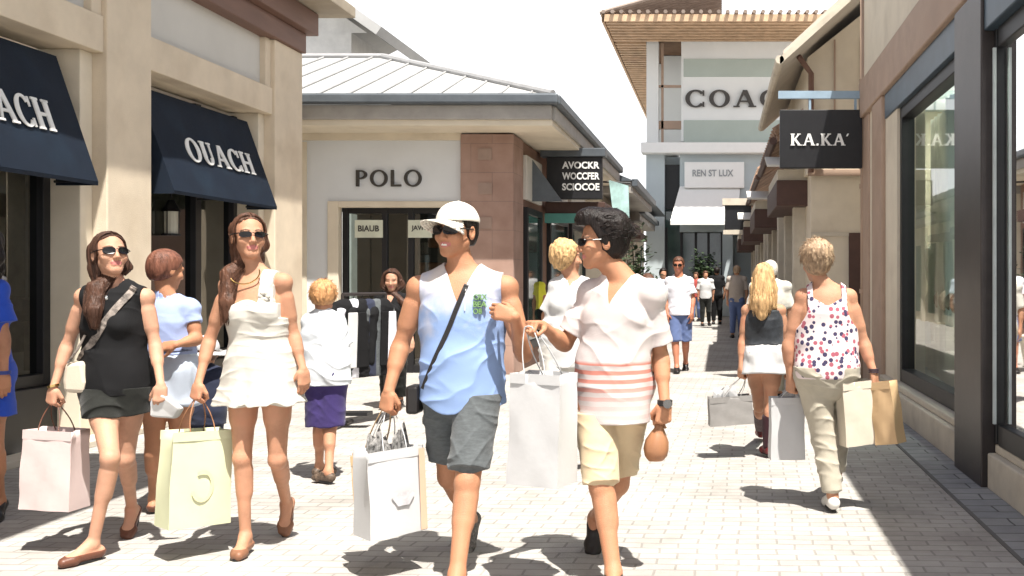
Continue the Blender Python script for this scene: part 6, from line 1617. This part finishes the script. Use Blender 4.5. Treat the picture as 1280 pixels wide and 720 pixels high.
# =================================================================== clothes rack with jackets by the corner shop
def jacket(label, x, y, z, m, wdt=.42, L=.62, yaw=70, m2=None):
    t = thing('hanging_jacket', label, 'jacket', (x, y, z - L), group='jackets on the clothes rack')
    a = R(yaw); u = A(math.cos(a), math.sin(a), 0); v = A(-math.sin(a), math.cos(a), 0); o = A(x, y, z)
    pr = [Cone(o - u * wdt * .3 - A(0, 0, .08), o + u * wdt * .3 - A(0, 0, .08), .05, .05, flat=(v, 1.5)), Cone(o - A(0, 0, .12), o - A(0, 0, L - .06), .15, .17, flat=(v, 2.0)),
          Cone(o - u * wdt * .42 - A(0, 0, .1), o - u * wdt * .5 - A(0, 0, L * .8), .055, .05), Cone(o + u * wdt * .42 - A(0, 0, .1), o + u * wdt * .5 - A(0, 0, L * .8), .055, .05)]
    f = Field(pr, .011); f.add(pr, .03); f.displace(folds(int(x * 10) % 7 + 1, .008, 12, (1, 1, .3))); zb = z - L; f.cut(lambda X, Y, Z: zb - Z + 0 * X)
    V, Q = f.mesh(); mesh_from('jacket_body', V, Q, m, t, A(x, y, z - L))
    if m2:
        mm = MB(); mm.prism([o - v * .10 + u * dx - A(0, 0, dz) for dx, dz in ((-.05, .1), (.06, .1), (.09, L - .1), (-.07, L - .1))], -v * .012); mm.build('lining', m2, t, bevel=.006)
    mm = MB(); mm.tube([o - u * .14 - A(0, 0, .05), o - A(0, 0, .01), o + u * .14 - A(0, 0, .05)], .008, 6); mm.tube([o - A(0, 0, .01), o + A(0, 0, .035), o + A(.012, 0, .055), o + A(0, 0, .07)], .004, 6); mm.build('hanger', M_black, t)
ry = 9.6; xa = at(428, 0, ry)[0]; xb = at(482, 0, ry + .45)[0]; zr = at(0, 368, ry)[2]
t = thing('clothes_rack', 'low black clothes rack full of dark jackets in front of the corner shop', 'rack', ((xa + xb) / 2, ry, 0))
m = MB()
for x, y in ((xa, ry), (xb, ry + .45)):
    m.tube([(x, y, .05), (x, y, zr)], .016, 8); m.tube([(x, y - .25, .03), (x, y + .25, .03)], .018, 8)
m.build('upright', M_bronze, t)
m = MB(); m.tube([(xa, ry, zr), (xb, ry + .45, zr)], .016, 8); m.build('rail', M_bronze, t)
m = MB(); m.box(xa, xb, ry - .08, ry + .08, .12, .15); m.build('shelf', M_black, t)
for k, (u, mm_, m2, lb) in enumerate(((.05, C_black, C_white, 'black jacket with pale lining at the left end of the rack'), (.24, C_pw, C_black, 'pale grey jacket with black edge, second on the rack from the left'), (.43, C_black, None, 'plain black jacket, third on the rack from the left'),
                               (.60, cloth('dark_navy_cloth', (.02, .025, .05)), None, 'dark navy jacket fourth from the left on the rack'), (.78, C_grey, C_black, 'charcoal jacket near the right end of the rack'), (.93, C_black, C_pw, 'black jacket with pale front at the right end of the rack'))):
    jacket(lb, lerp(xa, xb, u), ry + .45 * u, zr - .07, mm_, m2=m2, yaw=62 + 6 * (k % 3), L=.72)
# =================================================================== plants
def shrub(name, label, x, y, h, r, n, leaf, mfol, pot=True, zc=.55, seed=1):
    rs = random.Random(seed); t = thing(name, label, 'plant', (x, y, 0))
    if pot: m = MB(); m.tube([(x, y, 0), (x, y, .05), (x, y, .5), (x, y, .55), (x, y, .5)], [.22, .24, .32, .34, .28], 18); m.build('pot', M_stone, t, smooth=False)
    m = MB(); tips = []
    m.tube([(x, y, .4 if pot else 0), (x + .03, y, h * .5)], [.04, .02], 7)
    for k in range(14):
        a = rs.uniform(0, 6.28); e = A(x + r * .75 * math.cos(a) * rs.uniform(.4, 1), y + r * .75 * math.sin(a) * rs.uniform(.4, 1), h * rs.uniform(.5, .98)); s0 = A(x, y, h * rs.uniform(.25, .5)); mid = lerp(s0, e, .5) + A(0, 0, .08); m.tube([s0, mid, e], [.018, .012, .005], 5); tips.append(e); tips.append(mid)
    m.build('trunk', mat('bark', (.10, .07, .05), .9, .3, 12), t)
    m = MB()
    for k in range(n):
        c = rs.choice(tips) + A(rs.gauss(0, r * .2), rs.gauss(0, r * .2), rs.gauss(0, h * .06)); a = rs.uniform(0, 6.28); d_ = A(math.cos(a), math.sin(a), rs.uniform(-.5, .6)); d_ = nrm(d_); sd = nrm(np.cross(d_, A(rs.uniform(-.5, .5), rs.uniform(-.5, .5), 1))); L = leaf * rs.uniform(.7, 1.3)
        m.poly([c, c + d_ * L * .5 + sd * L * .22, c + d_ * L, c + d_ * L * .5 - sd * L * .22])
    m.build('foliage', mfol, t)
M_leaf = mat('leaf_green', (.035, .06, .025), .55, .5, 4)
shrub('potted_shrub', 'leafy potted shrub beside the white store entrance, behind the distant man', (878 - CX) * 37 / F, 37.0, 2.2, .55, 1300, .16, M_leaf, seed=3)
shrub('potted_shrub', 'dark ragged potted shrub against the left shops, behind the head of the striped-shirt man', at(797, 0, 16)[0], 16.0, 2.15, .42, 1100, .12, M_leaf, seed=8)
